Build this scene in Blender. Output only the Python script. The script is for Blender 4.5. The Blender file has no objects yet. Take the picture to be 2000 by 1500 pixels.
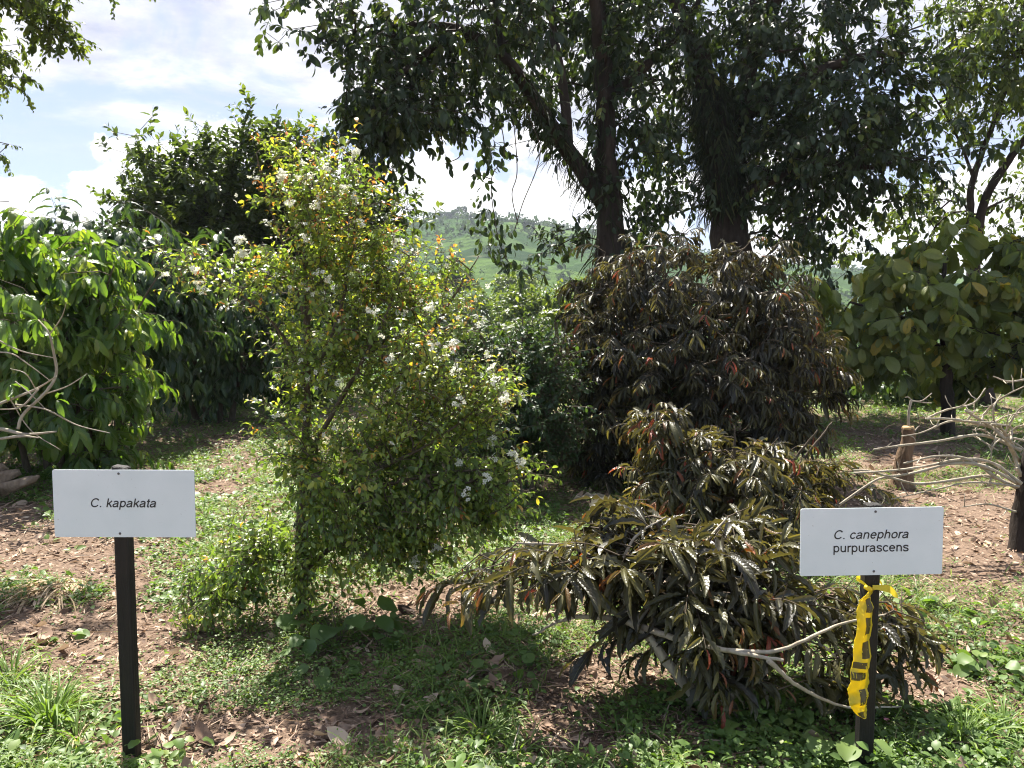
import bpy, math
import numpy as np

rng = np.random.default_rng(11)
R = math.radians
scene = bpy.context.scene
col = scene.collection
FPX, PITCH, EYE = 1619.0, R(4.6), 1.6
ct, st = math.cos(PITCH), math.sin(PITCH)


# ------------------------------------------------------------------ places
def W(px, py, Y):
    """world point seen at (px, py) of a 2000x1500 view, Y metres ahead"""
    u, v = (px - 1000) / FPX, (750 - py) / FPX
    s = Y / (ct + v * st)
    return np.array([u * s, Y, EYE + s * (v * ct - st)])


def G(px, py, z=0.0):
    u, v = (px - 1000) / FPX, (750 - py) / FPX
    s = (z - EYE) / (v * ct - st)
    return np.array([u * s, s * (ct + v * st), z])


def proj(x, y, z):
    dz = z - EYE
    d = y * ct - dz * st
    h = y * st + dz * ct
    return 1000 + FPX * x / d, 750 - FPX * h / d


def WP(*pts):
    return np.array([W(*p) for p in pts])


def nrm(a):
    return a / np.maximum(np.linalg.norm(a, axis=-1, keepdims=True), 1e-9)


_perm = rng.random((64, 64))


def vnoise(x, y):
    """smooth value noise, 0..1"""
    xi, yi = np.floor(x).astype(int), np.floor(y).astype(int)
    fx, fy = x - xi, y - yi
    fx, fy = fx * fx * (3 - 2 * fx), fy * fy * (3 - 2 * fy)
    g = lambda a, b: _perm[a % 64, b % 64]
    return (g(xi, yi) * (1 - fx) + g(xi + 1, yi) * fx) * (1 - fy) + (g(xi, yi + 1) * (1 - fx) + g(xi + 1, yi + 1) * fx) * fy


def fbm(x, y, o=4):
    a, s, t = 0.5, 0.0, 0.0
    for k in range(o):
        s = s + a * vnoise(x * 2 ** k + 17.3 * k, y * 2 ** k + 5.1 * k)
        t += a
        a *= 0.5
    return s / t


CREST = np.array([(-900, 520), (-300, 500), (100, 478), (400, 466), (600, 455), (760, 440), (840, 436), (900, 433), (950, 436), (1000, 444),
                  (1060, 452), (1120, 458), (1250, 480), (1450, 512), (1700, 535), (2100, 556), (3000, 570)], float)
HD = 560.0


def terrain(x, y):
    x, y = np.asarray(x, float), np.asarray(y, float)
    near = 0.05 * (fbm(x * 0.5, y * 0.5) - 0.5) + 0.02 * (vnoise(x * 2.3, y * 2.3) - 0.5)
    drop = -11 * np.clip((y - 21) / 110, 0, 1) ** 1.15
    px = 1000 + FPX * x / HD
    zc = EYE + (622 - np.interp(px, CREST[:, 0], CREST[:, 1])) * HD / FPX + 11
    t = np.clip((y - 170) / (HD - 170), 0, 1)
    ramp = t * t * (3 - 2 * t) * 0.55 + t * 0.45
    back = np.clip((y - HD) / 700, 0, 1)
    h = zc * ramp * (1 - 0.75 * back ** 1.3)
    am = np.clip(t * 3, 0, 1) * np.clip((HD - 15 - y) / 120, 0.06, 1)
    h = h + am * (16 * (fbm(x / 95 + 3, y / 95 + 8, 3) - 0.5) + 5 * (fbm(x / 28, y / 28, 3) - 0.5))
    sp = np.exp(-((x + 4 - (y - 400) * 0.10) / 30) ** 2 - ((y - 385) / 70) ** 2)
    return near + drop + h + 9 * sp


# ------------------------------------------------------------------ objects
def prop(o, label=None, cat=None, group=None, kind=None):
    if label:
        o["label"] = label
    if cat:
        o["category"] = cat
    if group:
        o["group"] = group
    if kind:
        o["kind"] = kind
    return o


def thing(name, loc, label, cat, group=None):
    o = bpy.data.objects.new(name, None)
    o.empty_display_size = 0.1
    o.location = [float(v) for v in loc]
    col.objects.link(o)
    return prop(o, label, cat, group)


def wloc(o):
    v = np.zeros(3)
    while o is not None:
        v = v + np.array(o.location)
        o = o.parent
    return v


class Acc:
    def __init__(s):
        s.v, s.f, s.t, s.u, s.n = [], [], [], [], 0

    def add(s, v, f, tone=0.5, uv=None):
        v = np.asarray(v, np.float32).reshape(-1, 3)
        f = np.asarray(f, np.int64).reshape(-1, 4)
        s.v.append(v)
        s.f.append(f + s.n)
        s.t.append(np.broadcast_to(np.asarray(tone, np.float32), (len(v),)))
        s.u.append(np.zeros((len(v), 2), np.float32) if uv is None else np.asarray(uv, np.float32))
        s.n += len(v)
        return s

    def build(s, name, mat, parent=None, origin=None, smooth=True):
        v, f = np.concatenate(s.v), np.concatenate(s.f)
        t, u = np.concatenate(s.t), np.concatenate(s.u)
        off = wloc(parent) if parent is not None else (np.zeros(3) if origin is None else np.asarray(origin))
        v = (v - off).astype(np.float32)
        me = bpy.data.meshes.new(name)
        me.vertices.add(len(v))
        me.vertices.foreach_set("co", v.ravel())
        me.loops.add(f.size)
        me.loops.foreach_set("vertex_index", f.ravel().astype(np.int32))
        me.polygons.add(len(f))
        me.polygons.foreach_set("loop_start", np.arange(0, f.size, 4, dtype=np.int32))
        me.polygons.foreach_set("loop_total", np.full(len(f), 4, np.int32))
        me.polygons.foreach_set("use_smooth", np.full(len(f), smooth))
        at = me.attributes.new("tone", "FLOAT", "POINT")
        at.data.foreach_set("value", t.astype(np.float32))
        uvl = me.uv_layers.new(name="UVMap")
        uvl.data.foreach_set("uv", u[f.ravel()].astype(np.float32).ravel())
        me.update(calc_edges=True)
        me.validate()
        me.materials.append(mat)
        o = bpy.data.objects.new(name, me)
        col.objects.link(o)
        if parent is not None:
            o.parent = parent
        elif origin is not None:
            o.location = [float(q) for q in origin]
        return o


def copy_thing(root, loc, rz=0.0, sc=1.0, label=None):
    r = root.copy()
    col.objects.link(r)
    r.location = [float(v) for v in loc]
    r.rotation_euler = (0, 0, rz)
    r.scale = (sc, sc, sc)
    if label:
        r["label"] = label
    for ch in root.children:
        c = ch.copy()
        col.objects.link(c)
        c.parent = r
        for g in ch.children:
            d = g.copy()
            col.objects.link(d)
            d.parent = c
    return r


def bevel_box(acc, c, s, b=0.004, rot=None, tone=0.5):
    """box with chamfered edges, as quads; c centre, s full size"""
    s = np.asarray(s, float) / 2
    bm_v, bm_f = [], []
    sg = [(x, y, z) for x in (-1, 1) for y in (-1, 1) for z in (-1, 1)]
    idx = {}
    for a in range(3):
        for q in sg:
            p = np.array(q) * (s - b)
            p[a] = q[a] * s[a]
            idx[(a, q)] = len(bm_v)
            bm_v.append(p)
    for a in range(3):
        b1, b2 = (a + 1) % 3, (a + 2) % 3
        for w in (-1, 1):
            loop = []
            for (i, j) in ((-1, -1), (1, -1), (1, 1), (-1, 1)):
                q = [0, 0, 0]
                q[a], q[b1], q[b2] = w, i, j
                loop.append(idx[(a, tuple(q))])
            bm_f.append(loop if w > 0 else loop[::-1])
    for a in range(3):
        b1, b2 = (a + 1) % 3, (a + 2) % 3
        for i in (-1, 1):
            for j in (-1, 1):
                q0, q1 = [0, 0, 0], [0, 0, 0]
                q0[b1] = q1[b1] = i
                q0[b2] = q1[b2] = j
                q0[a], q1[a] = -1, 1
                q0, q1 = tuple(q0), tuple(q1)
                lp = [idx[(b1, q0)], idx[(b1, q1)], idx[(b2, q1)], idx[(b2, q0)]]
                bm_f.append(lp if i * j > 0 else lp[::-1])
    for q in sg:
        lp = [idx[(0, q)], idx[(1, q)], idx[(2, q)], idx[(2, q)]]
        bm_f.append(lp if q[0] * q[1] * q[2] > 0 else [lp[1], lp[0], lp[2], lp[2]])
    v = np.array(bm_v)
    if rot is not None:
        v = v @ np.asarray(rot).T
    tri = [f for f in bm_f if f[2] == f[3]]
    quad = [f for f in bm_f if f[2] != f[3]]
    # corner triangles become a quad with a split edge
    v = list(v)
    for f in tri:
        v.append((np.array(v[f[0]]) + np.array(v[f[2]])) / 2)
        quad.append([f[0], f[1], f[2], len(v) - 1])
    acc.add(np.array(v) + np.asarray(c), quad, tone)


def rotm(ax, a):
    c, s = math.cos(a), math.sin(a)
    return np.array({"x": [[1, 0, 0], [0, c, -s], [0, s, c]], "y": [[c, 0, s], [0, 1, 0], [-s, 0, c]], "z": [[c, -s, 0], [s, c, 0], [0, 0, 1]]}[ax])


def smooth_path(P, n):
    P = np.asarray(P, float)
    if len(P) < 3:
        t = np.linspace(0, 1, n)[:, None]
        return P[0] * (1 - t) + P[-1] * t
    Q = np.vstack([2 * P[0] - P[1], P, 2 * P[-1] - P[-2]])
    out = []
    for t in np.linspace(0, len(P) - 1 - 1e-6, n):
        i = int(t)
        f = t - i
        a, b, c, d = Q[i], Q[i + 1], Q[i + 2], Q[i + 3]
        out.append(0.5 * (2 * b + (c - a) * f + (2 * a - 5 * b + 4 * c - d) * f * f + (3 * b - a - 3 * c + d) * f ** 3))
    return np.array(out)


def tube(acc, P, r, sides=8, rough=0.0, tone=0.5, flare=0.0, cap=True):
    P = np.asarray(P, float)
    n = len(P)
    r = np.broadcast_to(np.asarray(r, float), (n,)).copy() if np.ndim(r) == 0 or len(np.atleast_1d(r)) == n else np.interp(np.linspace(0, 1, n), np.linspace(0, 1, len(r)), r)
    T = nrm(np.gradient(P, axis=0))
    up = np.array([0, 0, 1.0]) if abs(T[0, 2]) < 0.9 else np.array([1.0, 0, 0])
    N = nrm(np.cross(T[0], up))
    rings, uvs = [], []
    ph = rng.random(3) * 6.28
    for i in range(n):
        N = nrm(N - T[i] * np.dot(N, T[i]))
        B = np.cross(T[i], N)
        a = np.linspace(0, 2 * math.pi, sides, endpoint=False)
        rr = r[i] * (1 + rough * (np.sin(3 * a + ph[0] + 0.6 * i) * 0.5 + np.sin(5 * a + ph[1] - 0.35 * i) * 0.35 + (rng.random(sides) - 0.5) * 0.5))
        if flare:
            rr = rr * (1 + flare * math.exp(-i / n * 9) * (1 + 0.4 * np.sin(4 * a + ph[2])))
        rings.append(P[i] + rr[:, None] * (np.cos(a)[:, None] * N + np.sin(a)[:, None] * B))
        uvs.append(np.stack([a / 6.283, np.full(sides, i / max(n - 1, 1))], 1))
    v = np.concatenate(rings)
    f = []
    for i in range(n - 1):
        for k in range(sides):
            k2 = (k + 1) % sides
            f.append((i * sides + k, i * sides + k2, (i + 1) * sides + k2, (i + 1) * sides + k))
    uv = np.concatenate(uvs)
    if cap:
        e = len(v)
        v = np.vstack([v, P[-1] + T[-1] * r[-1] * 0.15, P[0]])
        uv = np.vstack([uv, [[0.5, 1]], [[0.5, 0]]])
        for k in range(0, sides, 2):
            b = (n - 1) * sides
            f.append((b + k, b + (k + 1) % sides, b + (k + 2) % sides, e))
            f.append(((k + 2) % sides, (k + 1) % sides, k, e + 1))
    acc.add(v, f, tone, uv)


def edges_tubes(acc, A, B, ra, rb, sides=4, tone=0.5):
    """many straight tapered twigs at once"""
    A, B = np.asarray(A, float), np.asarray(B, float)
    if len(A) == 0:
        return
    n = len(A)
    T = nrm(B - A)
    up = np.where(np.abs(T[:, 2:3]) < 0.9, np.array([[0, 0, 1.0]]), np.array([[1.0, 0, 0]]))
    N = nrm(np.cross(T, up))
    Bn = np.cross(T, N)
    a = np.linspace(0, 2 * math.pi, sides, endpoint=False)
    off = np.cos(a)[None, :, None] * N[:, None] + np.sin(a)[None, :, None] * Bn[:, None]
    va = A[:, None] + off * np.broadcast_to(ra, (n,))[:, None, None]
    vb = B[:, None] + off * np.broadcast_to(rb, (n,))[:, None, None]
    v = np.concatenate([va, vb], 1).reshape(-1, 3)
    k = np.arange(sides)
    fq = np.stack([k, (k + 1) % sides, (k + 1) % sides + sides, k + sides], 1)
    f = fq[None] + (np.arange(n) * 2 * sides)[:, None, None]
    tn = np.repeat(np.broadcast_to(tone, (n,)), 2 * sides)
    acc.add(v, f.reshape(-1, 4), tn)


# ------------------------------------------------------------------ leaves
def leaf_tpl(nseg=4, ncr=3, wid=0.4, a=0.75, b=0.75, fold=0.3, curl=0.6, wave=0.0, wf=5, p=1.3, twist=0.0, pet=0.05):
    t = np.linspace(0, 1, nseg + 1)
    w = np.power(np.clip(t, 0, 1), a) * np.power(np.clip(1 - t, 0, 1), b)
    w = w / w.max()
    hw = wid / 2 * w + 0.006
    th = curl * t ** p
    dy, dz = np.cos(th), -np.sin(th)
    y = np.concatenate([[0], np.cumsum((dy[1:] + dy[:-1]) / 2)]) / nseg
    z = np.concatenate([[0], np.cumsum((dz[1:] + dz[:-1]) / 2)]) / nseg
    u = np.linspace(-1, 1, ncr)
    V = np.zeros((nseg + 1, ncr, 3))
    UV = np.zeros((nseg + 1, ncr, 2))
    ph = rng.random() * 6.28
    for j, uu in enumerate(u):
        lift = abs(uu) * hw * math.sin(fold) + wave * hw * uu * uu * np.sin(2 * math.pi * wf * t + (ph if uu > 0 else ph + 1.9))
        tw = twist * t
        x = uu * hw * math.cos(fold)
        V[:, j, 0] = x * np.cos(tw) - lift * np.sin(tw)
        l2 = lift * np.cos(tw) + x * np.sin(tw)
        V[:, j, 1] = y + l2 * np.sin(th) + pet
        V[:, j, 2] = z + l2 * np.cos(th)
        UV[:, j, 0] = uu * 0.5 + 0.5
        UV[:, j, 1] = t
    F = []
    for i in range(nseg):
        for j in range(ncr - 1):
            q = i * ncr + j
            F.append((q, q + 1, q + ncr + 1, q + ncr))
    return V.reshape(-1, 3), np.array(F), UV.reshape(-1, 2)


def tpl_set(n, **kw):
    out = []
    for _ in range(n):
        k = dict(kw)
        for key, (lo, hi) in list(k.items()) if False else [(q, v) for q, v in k.items() if isinstance(v, tuple)]:
            k[key] = rng.uniform(lo, hi)
        out.append(leaf_tpl(**k))
    return out


def put_leaves(acc, tpls, P, D, N, S, tone):
    """leaf copies: base P, direction D, facing N, length S"""
    P, D, N = np.asarray(P, float), nrm(np.asarray(D, float)), np.asarray(N, float)
    n = len(P)
    S = np.broadcast_to(np.asarray(S, float), (n,))
    tone = np.broadcast_to(np.asarray(tone, float), (n,))
    N = nrm(N - D * np.sum(N * D, 1, keepdims=True) + 1e-6)
    X = np.cross(D, N)
    which = rng.integers(0, len(tpls), n)
    for k, (V, F, UV) in enumerate(tpls):
        m = which == k
        c = int(m.sum())
        if not c:
            continue
        v = P[m][:, None] + S[m][:, None, None] * (V[None, :, 0:1] * X[m][:, None] + V[None, :, 1:2] * D[m][:, None] + V[None, :, 2:3] * N[m][:, None])
        f = F[None] + (np.arange(c) * len(V))[:, None, None]
        acc.add(v.reshape(-1, 3), f.reshape(-1, 4), np.repeat(tone[m], len(V)), np.tile(UV, (c, 1)))


def rnd(n, s=1.0):
    return rng.normal(size=(n, 3)) * s


Z = np.array([0, 0, 1.0])


def shoots(acc, tpls, P, D, L, n, size, spread=0.9, droop=0.4, sag=0.15, t0=0.15, flat=False, tone=0.4, tone_var=0.15, tip=0.0,
           tipn=2, upn=0.8, jit=0.25, size_var=0.2, tip_small=0.55, dens=1.0, twig=None, tr=0.003, pair=True):
    """leafy shoots: base P, direction D, length L with n nodes of leaves"""
    P, D = np.asarray(P, float), nrm(np.asarray(D, float))
    m = len(P)
    L = np.broadcast_to(np.asarray(L, float), (m,))
    ts = rng.normal(size=m) * tone_var
    sz = size * (1 + rng.normal(size=m) * size_var * 0.5)
    roll0 = rng.random(m) * 6.28
    prev = P.copy()
    for k in range(n):
        t = t0 + (1 - t0) * k / max(n - 1, 1)
        pos = P + D * (L * t)[:, None] - Z * (sag * L * t * t)[:, None]
        tan = nrm(D - Z * (2 * sag * t))
        if twig is not None:
            edges_tubes(twig, prev, pos, tr * (1.25 - t * 0.7), tr * (1.2 - t * 0.8), 4)
            prev = pos
        side = nrm(np.cross(tan, Z) + 1e-6)
        oth = np.cross(side, tan)
        roll = rnd(m)[:, 0] * 0.35 if flat else roll0 + k * (1.571 if pair else 2.4)
        B = side * np.cos(roll)[:, None] + oth * np.sin(roll)[:, None]
        for s in ((1, -1) if pair else (1,)):
            keep = rng.random(m) < dens
            q = int(keep.sum())
            if not q:
                continue
            sp = spread * (1 - 0.35 * t) + rng.normal(size=q) * 0.15
            d = tan[keep] * np.cos(sp)[:, None] + s * B[keep] * np.sin(sp)[:, None] - Z * (droop * (0.7 + 0.6 * rng.random(q)))[:, None] + rnd(q, jit)
            nn = Z * upn + tan[keep] * 0.25 + rnd(q, jit * 1.2)
            young = k >= n - tipn
            ln = sz[keep] * (1 + rng.normal(size=q) * size_var) * (1 - (1 - tip_small) * max(0.0, (t - 0.6) / 0.4))
            tn = tone + ts[keep] + rng.normal(size=q) * tone_var * 0.6
            if young and tip:
                tn = tn + tip * rng.random(q)
            put_leaves(acc, tpls, pos[keep], d, nn, np.maximum(ln, size * 0.3), np.clip(tn, 0, 1))


def blob_points(blobs, n, surf=0.5, clump=None):
    """(px, py, Y, rx, ry, depth radius in metres[, weight]) -> points and outward directions"""
    C = np.array([W(*b[:3]) for b in blobs])
    Rr = np.array([(b[3] * b[2] / FPX, b[5], b[4] * b[2] / FPX) for b in blobs])
    w = np.array([b[3] * b[4] * (b[6] if len(b) > 6 else 1) for b in blobs], float)
    k = n if clump is None else max(4, n // clump[0])
    i = rng.choice(len(blobs), k, p=w / w.sum())
    d = nrm(rnd(k))
    r = rng.random(k) ** surf
    P = C[i] + d * Rr[i] * r[:, None]
    o = nrm(d / Rr[i])
    if clump is not None:
        j = rng.integers(0, k, n)
        q = rnd(n)
        P, o, i = P[j] + q * clump[1] * (.6 + .8 * rng.random(k))[j][:, None], nrm(o[j] + .5 * q), i[j]
    return P, o, i


def grow(stems, tips, r0=0.002, step=0.12, sag=0.12, acc=None, thick=None, sides=4, expo=0.5, rmax=0.03, lift=0.0, cut=0.15):
    """join every tip to the nearest wood so far; twigs go into acc. stems: polylines"""
    nodes, par = [], []
    for s in stems:
        base = len(nodes)
        for i, p in enumerate(s):
            nodes.append(p)
            par.append(base + i - 1 if i else -1)
    ns = len(nodes)
    nodes = list(map(np.asarray, nodes))
    cap = ns + len(tips) * 8 + 10
    A = np.zeros((cap, 3))
    A[:ns] = np.array(nodes)
    par = list(par)
    cnt = ns
    d0 = np.array([np.min(np.sum((A[:ns] - t) ** 2, 1)) for t in tips])
    for ti in np.argsort(d0):
        t = tips[ti]
        dd = A[:cnt] - t
        cost = np.sqrt(np.sum(dd * dd, 1)) + 0.5 * np.maximum(dd[:, 2], 0)
        j = int(np.argmin(cost))
        a = A[j].copy()
        dist = np.linalg.norm(t - a)
        k = int(min(6, max(1, round(dist / step))))
        prev = j
        for q in range(1, k + 1):
            f = q / k
            p = a + (t - a) * f + Z * (lift - sag) * dist * math.sin(math.pi * f) * 0.5
            if q < k:
                p = p + rng.normal(size=3) * dist * 0.025
            A[cnt] = p
            par.append(prev)
            prev = cnt
            cnt += 1
    par = np.array(par)
    load = np.zeros(cnt)
    load[ns:] = 0.35
    for i in range(cnt - 1, -1, -1):
        if load[i] < 1 and i >= ns:
            load[i] = max(load[i], 1)
        if par[i] >= 0:
            load[par[i]] += load[i]
    e = np.arange(ns, cnt)
    r = np.minimum(r0 * load ** expo, rmax)
    if acc is not None:
        rp = np.minimum(r[par[e]], r[e] * 1.6)
        edges_tubes(acc, A[par[e]], A[e], rp, r[e], sides)
    return A[:cnt]


# ------------------------------------------------------------------ materials
def new_mat(name):
    m = bpy.data.materials.new(name)
    m.use_nodes = True
    nt = m.node_tree
    nt.nodes.clear()
    return m, nt


def nd(nt, t, **kw):
    n = nt.nodes.new(t)
    for k, v in kw.items():
        if k.startswith("i_"):
            n.inputs[k[2:].replace("_", " ")].default_value = v
        else:
            setattr(n, k, v)
    return n


def ramp(nt, stops, fac=None, interp="LINEAR"):
    n = nt.nodes.new("ShaderNodeValToRGB")
    n.color_ramp.interpolation = interp
    e = n.color_ramp.elements
    while len(e) > 1:
        e.remove(e[-1])
    e[0].position, e[0].color = stops[0][0], (*stops[0][1], 1)
    for p, c in stops[1:]:
        x = e.new(p)
        x.color = (*c, 1)
    if fac is not None:
        nt.links.new(fac, n.inputs[0])
    return n


def mixc(nt, fac, a, b, mode="MIX"):
    n = nt.nodes.new("ShaderNodeMix")
    n.data_type, n.blend_type = "RGBA", mode
    for v, s in ((fac, n.inputs[0]), (a, n.inputs[6]), (b, n.inputs[7])):
        if hasattr(v, "is_output"):
            nt.links.new(v, s)
        else:
            s.default_value = (*v, 1) if isinstance(v, tuple) else v
    return n.outputs[2]


def mth(nt, op, a, b=None, c=None, clamp=False):
    n = nt.nodes.new("ShaderNodeMath")
    n.operation, n.use_clamp = op, clamp
    for i, v in enumerate((a, b, c)):
        if v is None:
            continue
        if hasattr(v, "is_output"):
            nt.links.new(v, n.inputs[i])
        else:
            n.inputs[i].default_value = v
    return n.outputs[0]


def leaf_mat(name, stops, rough=0.4, trans=0.35, tint=(1.7, 1.75, 0.55), spec=0.5, vein=0.0, nveins=9, spots=0.0):
    m, nt = new_mat(name)
    at = nd(nt, "ShaderNodeAttribute", attribute_name="tone")
    c = ramp(nt, stops, at.outputs["Fac"]).outputs[0]
    bump = None
    if vein:
        uv = nd(nt, "ShaderNodeUVMap", uv_map="UVMap")
        sx = nd(nt, "ShaderNodeSeparateXYZ")
        nt.links.new(uv.outputs[0], sx.inputs[0])
        d = mth(nt, "ABSOLUTE", mth(nt, "SUBTRACT", sx.outputs[0], 0.5))
        q = mth(nt, "SUBTRACT", mth(nt, "MULTIPLY", sx.outputs[1], float(nveins)), mth(nt, "MULTIPLY", d, nveins * 0.33))
        s = mth(nt, "ABSOLUTE", mth(nt, "SINE", mth(nt, "MULTIPLY", q, math.pi)))
        rid = mth(nt, "POWER", s, 0.45)
        mid = mth(nt, "MULTIPLY", mth(nt, "LESS_THAN", d, 0.035), -0.8)
        hgt = mth(nt, "ADD", rid, mid)
        b = nd(nt, "ShaderNodeBump", i_Strength=vein, i_Distance=0.004)
        nt.links.new(hgt, b.inputs["Height"])
        bump = b.outputs[0]
        pale = mixc(nt, 0.45, c, (0.18, 0.2, 0.07))
        c = mixc(nt, mth(nt, "LESS_THAN", d, 0.028), c, pale)
    if spots:
        tc = nd(nt, "ShaderNodeTexCoord")
        no = nd(nt, "ShaderNodeTexNoise", i_Scale=40.0, i_Detail=3.0)
        nt.links.new(tc.outputs["Object"], no.inputs["Vector"])
        k = mth(nt, "MULTIPLY_ADD", no.outputs[0], 5.0, -2.9, True)
        c = mixc(nt, mth(nt, "MULTIPLY", k, spots), c, (0.11, 0.075, 0.03))
    p = nd(nt, "ShaderNodeBsdfPrincipled", i_Roughness=rough)
    p.inputs["Specular IOR Level"].default_value = spec
    nt.links.new(c, p.inputs["Base Color"])
    tr = nd(nt, "ShaderNodeBsdfTranslucent")
    nt.links.new(mixc(nt, 1.0, c, tint, "MULTIPLY"), tr.inputs[0])
    if bump is not None:
        nt.links.new(bump, p.inputs["Normal"])
    mx = nd(nt, "ShaderNodeMixShader")
    mx.inputs[0].default_value = trans
    nt.links.new(p.outputs[0], mx.inputs[1])
    nt.links.new(tr.outputs[0], mx.inputs[2])
    out = nd(nt, "ShaderNodeOutputMaterial")
    nt.links.new(mx.outputs[0], out.inputs[0])
    return m


def bark_mat(name, stops, scale=12.0, bump=0.6, rough=0.85, stretch=0.25):
    m, nt = new_mat(name)
    tc = nd(nt, "ShaderNodeTexCoord")
    mp = nd(nt, "ShaderNodeMapping")
    mp.inputs["Scale"].default_value = (1, 1, stretch)
    nt.links.new(tc.outputs["Object"], mp.inputs[0])
    no = nd(nt, "ShaderNodeTexNoise", i_Scale=scale, i_Detail=8.0, i_Roughness=0.65)
    nt.links.new(mp.outputs[0], no.inputs["Vector"])
    n2 = nd(nt, "ShaderNodeTexNoise", i_Scale=scale * 0.3, i_Detail=3.0)
    nt.links.new(tc.outputs["Object"], n2.inputs["Vector"])
    f = mth(nt, "ADD", mth(nt, "MULTIPLY", no.outputs[0], 0.65), mth(nt, "MULTIPLY", n2.outputs[0], 0.35))
    c = ramp(nt, stops, f).outputs[0]
    p = nd(nt, "ShaderNodeBsdfPrincipled", i_Roughness=rough)
    p.inputs["Specular IOR Level"].default_value = 0.25
    nt.links.new(c, p.inputs["Base Color"])
    b = nd(nt, "ShaderNodeBump", i_Strength=bump, i_Distance=0.04)
    nt.links.new(no.outputs[0], b.inputs["Height"])
    nt.links.new(b.outputs[0], p.inputs["Normal"])
    out = nd(nt, "ShaderNodeOutputMaterial")
    nt.links.new(p.outputs[0], out.inputs[0])
    return m


def plain_mat(name, c, rough=0.5, var=0.0, scale=20.0, bump=0.0, spec=0.5, metal=0.0, trans=0.0):
    m, nt = new_mat(name)
    p = nd(nt, "ShaderNodeBsdfPrincipled", i_Roughness=rough, i_Metallic=metal)
    p.inputs["Specular IOR Level"].default_value = spec
    tc = nd(nt, "ShaderNodeTexCoord")
    no = nd(nt, "ShaderNodeTexNoise", i_Scale=scale, i_Detail=5.0)
    nt.links.new(tc.outputs["Object"], no.inputs["Vector"])
    lo = tuple(x * (1 - var) for x in c)
    hi = tuple(min(1, x * (1 + var)) for x in c)
    cc = ramp(nt, [(0.3, lo), (0.7, hi)], no.outputs[0]).outputs[0]
    nt.links.new(cc, p.inputs["Base Color"])
    if bump:
        b = nd(nt, "ShaderNodeBump", i_Strength=bump, i_Distance=0.002)
        nt.links.new(no.outputs[0], b.inputs["Height"])
        nt.links.new(b.outputs[0], p.inputs["Normal"])
    out = nd(nt, "ShaderNodeOutputMaterial")
    if trans:
        tr = nd(nt, "ShaderNodeBsdfTranslucent")
        nt.links.new(cc, tr.inputs[0])
        mx = nd(nt, "ShaderNodeMixShader")
        mx.inputs[0].default_value = trans
        nt.links.new(p.outputs[0], mx.inputs[1])
        nt.links.new(tr.outputs[0], mx.inputs[2])
        nt.links.new(mx.outputs[0], out.inputs[0])
    else:
        nt.links.new(p.outputs[0], out.inputs[0])
    return m


def panel_mat():
    m, nt = new_mat("white_sign_sheet")
    tc = nd(nt, "ShaderNodeTexCoord")
    n1 = nd(nt, "ShaderNodeTexNoise", i_Scale=7.0, i_Detail=5.0)
    n2 = nd(nt, "ShaderNodeTexNoise", i_Scale=95.0, i_Detail=2.0)
    n3 = nd(nt, "ShaderNodeTexNoise", i_Scale=16.0, i_Detail=6.0, i_Roughness=0.7)
    for q in (n1, n2, n3):
        nt.links.new(tc.outputs["Object"], q.inputs["Vector"])
    c = ramp(nt, [(0.3, (0.62, 0.675, 0.69)), (0.7, (0.69, 0.735, 0.75))], n1.outputs[0]).outputs[0]
    speck = mth(nt, "MULTIPLY_ADD", n2.outputs[0], 18.0, -13.2, True)
    c = mixc(nt, mth(nt, "MULTIPLY", speck, 0.5), c, (0.30, 0.27, 0.23))
    smear = mth(nt, "MULTIPLY_ADD", n3.outputs[0], 4.0, -2.5, True)
    c = mixc(nt, mth(nt, "MULTIPLY", smear, 0.4), c, (0.52, 0.50, 0.45))
    p = nd(nt, "ShaderNodeBsdfPrincipled", i_Roughness=0.34)
    nt.links.new(c, p.inputs["Base Color"])
    b = nd(nt, "ShaderNodeBump", i_Strength=0.15, i_Distance=0.004)
    nt.links.new(n1.outputs[0], b.inputs["Height"])
    nt.links.new(b.outputs[0], p.inputs["Normal"])
    out = nd(nt, "ShaderNodeOutputMaterial")
    nt.links.new(p.outputs[0], out.inputs[0])
    return m


GREENDARK = [(0.0, (0.018, 0.032, 0.012)), (0.5, (0.034, 0.058, 0.018)), (1.0, (0.075, 0.105, 0.03))]
M = {}
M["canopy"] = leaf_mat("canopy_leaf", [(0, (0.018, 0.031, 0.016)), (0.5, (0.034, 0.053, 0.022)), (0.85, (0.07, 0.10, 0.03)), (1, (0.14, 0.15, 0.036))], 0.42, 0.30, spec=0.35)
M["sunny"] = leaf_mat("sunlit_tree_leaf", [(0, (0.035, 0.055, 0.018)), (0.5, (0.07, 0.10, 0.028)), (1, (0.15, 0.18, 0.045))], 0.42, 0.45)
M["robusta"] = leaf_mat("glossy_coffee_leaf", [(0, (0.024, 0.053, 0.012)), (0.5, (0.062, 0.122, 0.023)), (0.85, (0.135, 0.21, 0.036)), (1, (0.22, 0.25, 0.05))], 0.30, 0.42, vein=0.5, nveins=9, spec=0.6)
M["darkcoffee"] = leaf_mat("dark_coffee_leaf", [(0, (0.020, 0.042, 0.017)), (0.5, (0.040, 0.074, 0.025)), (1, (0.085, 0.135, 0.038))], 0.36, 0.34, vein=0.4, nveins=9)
M["purple"] = leaf_mat("purple_coffee_leaf", [(0, (0.020, 0.018, 0.015)), (0.35, (0.042, 0.037, 0.023)), (0.6, (0.090, 0.084, 0.033)), (0.82, (0.16, 0.14, 0.046)), (0.90, (0.18, 0.075, 0.030)), (1, (0.25, 0.052, 0.028))], 0.38, 0.33, tint=(1.5, 1.38, 0.62), vein=0.3, nveins=9, spec=0.5)
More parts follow.
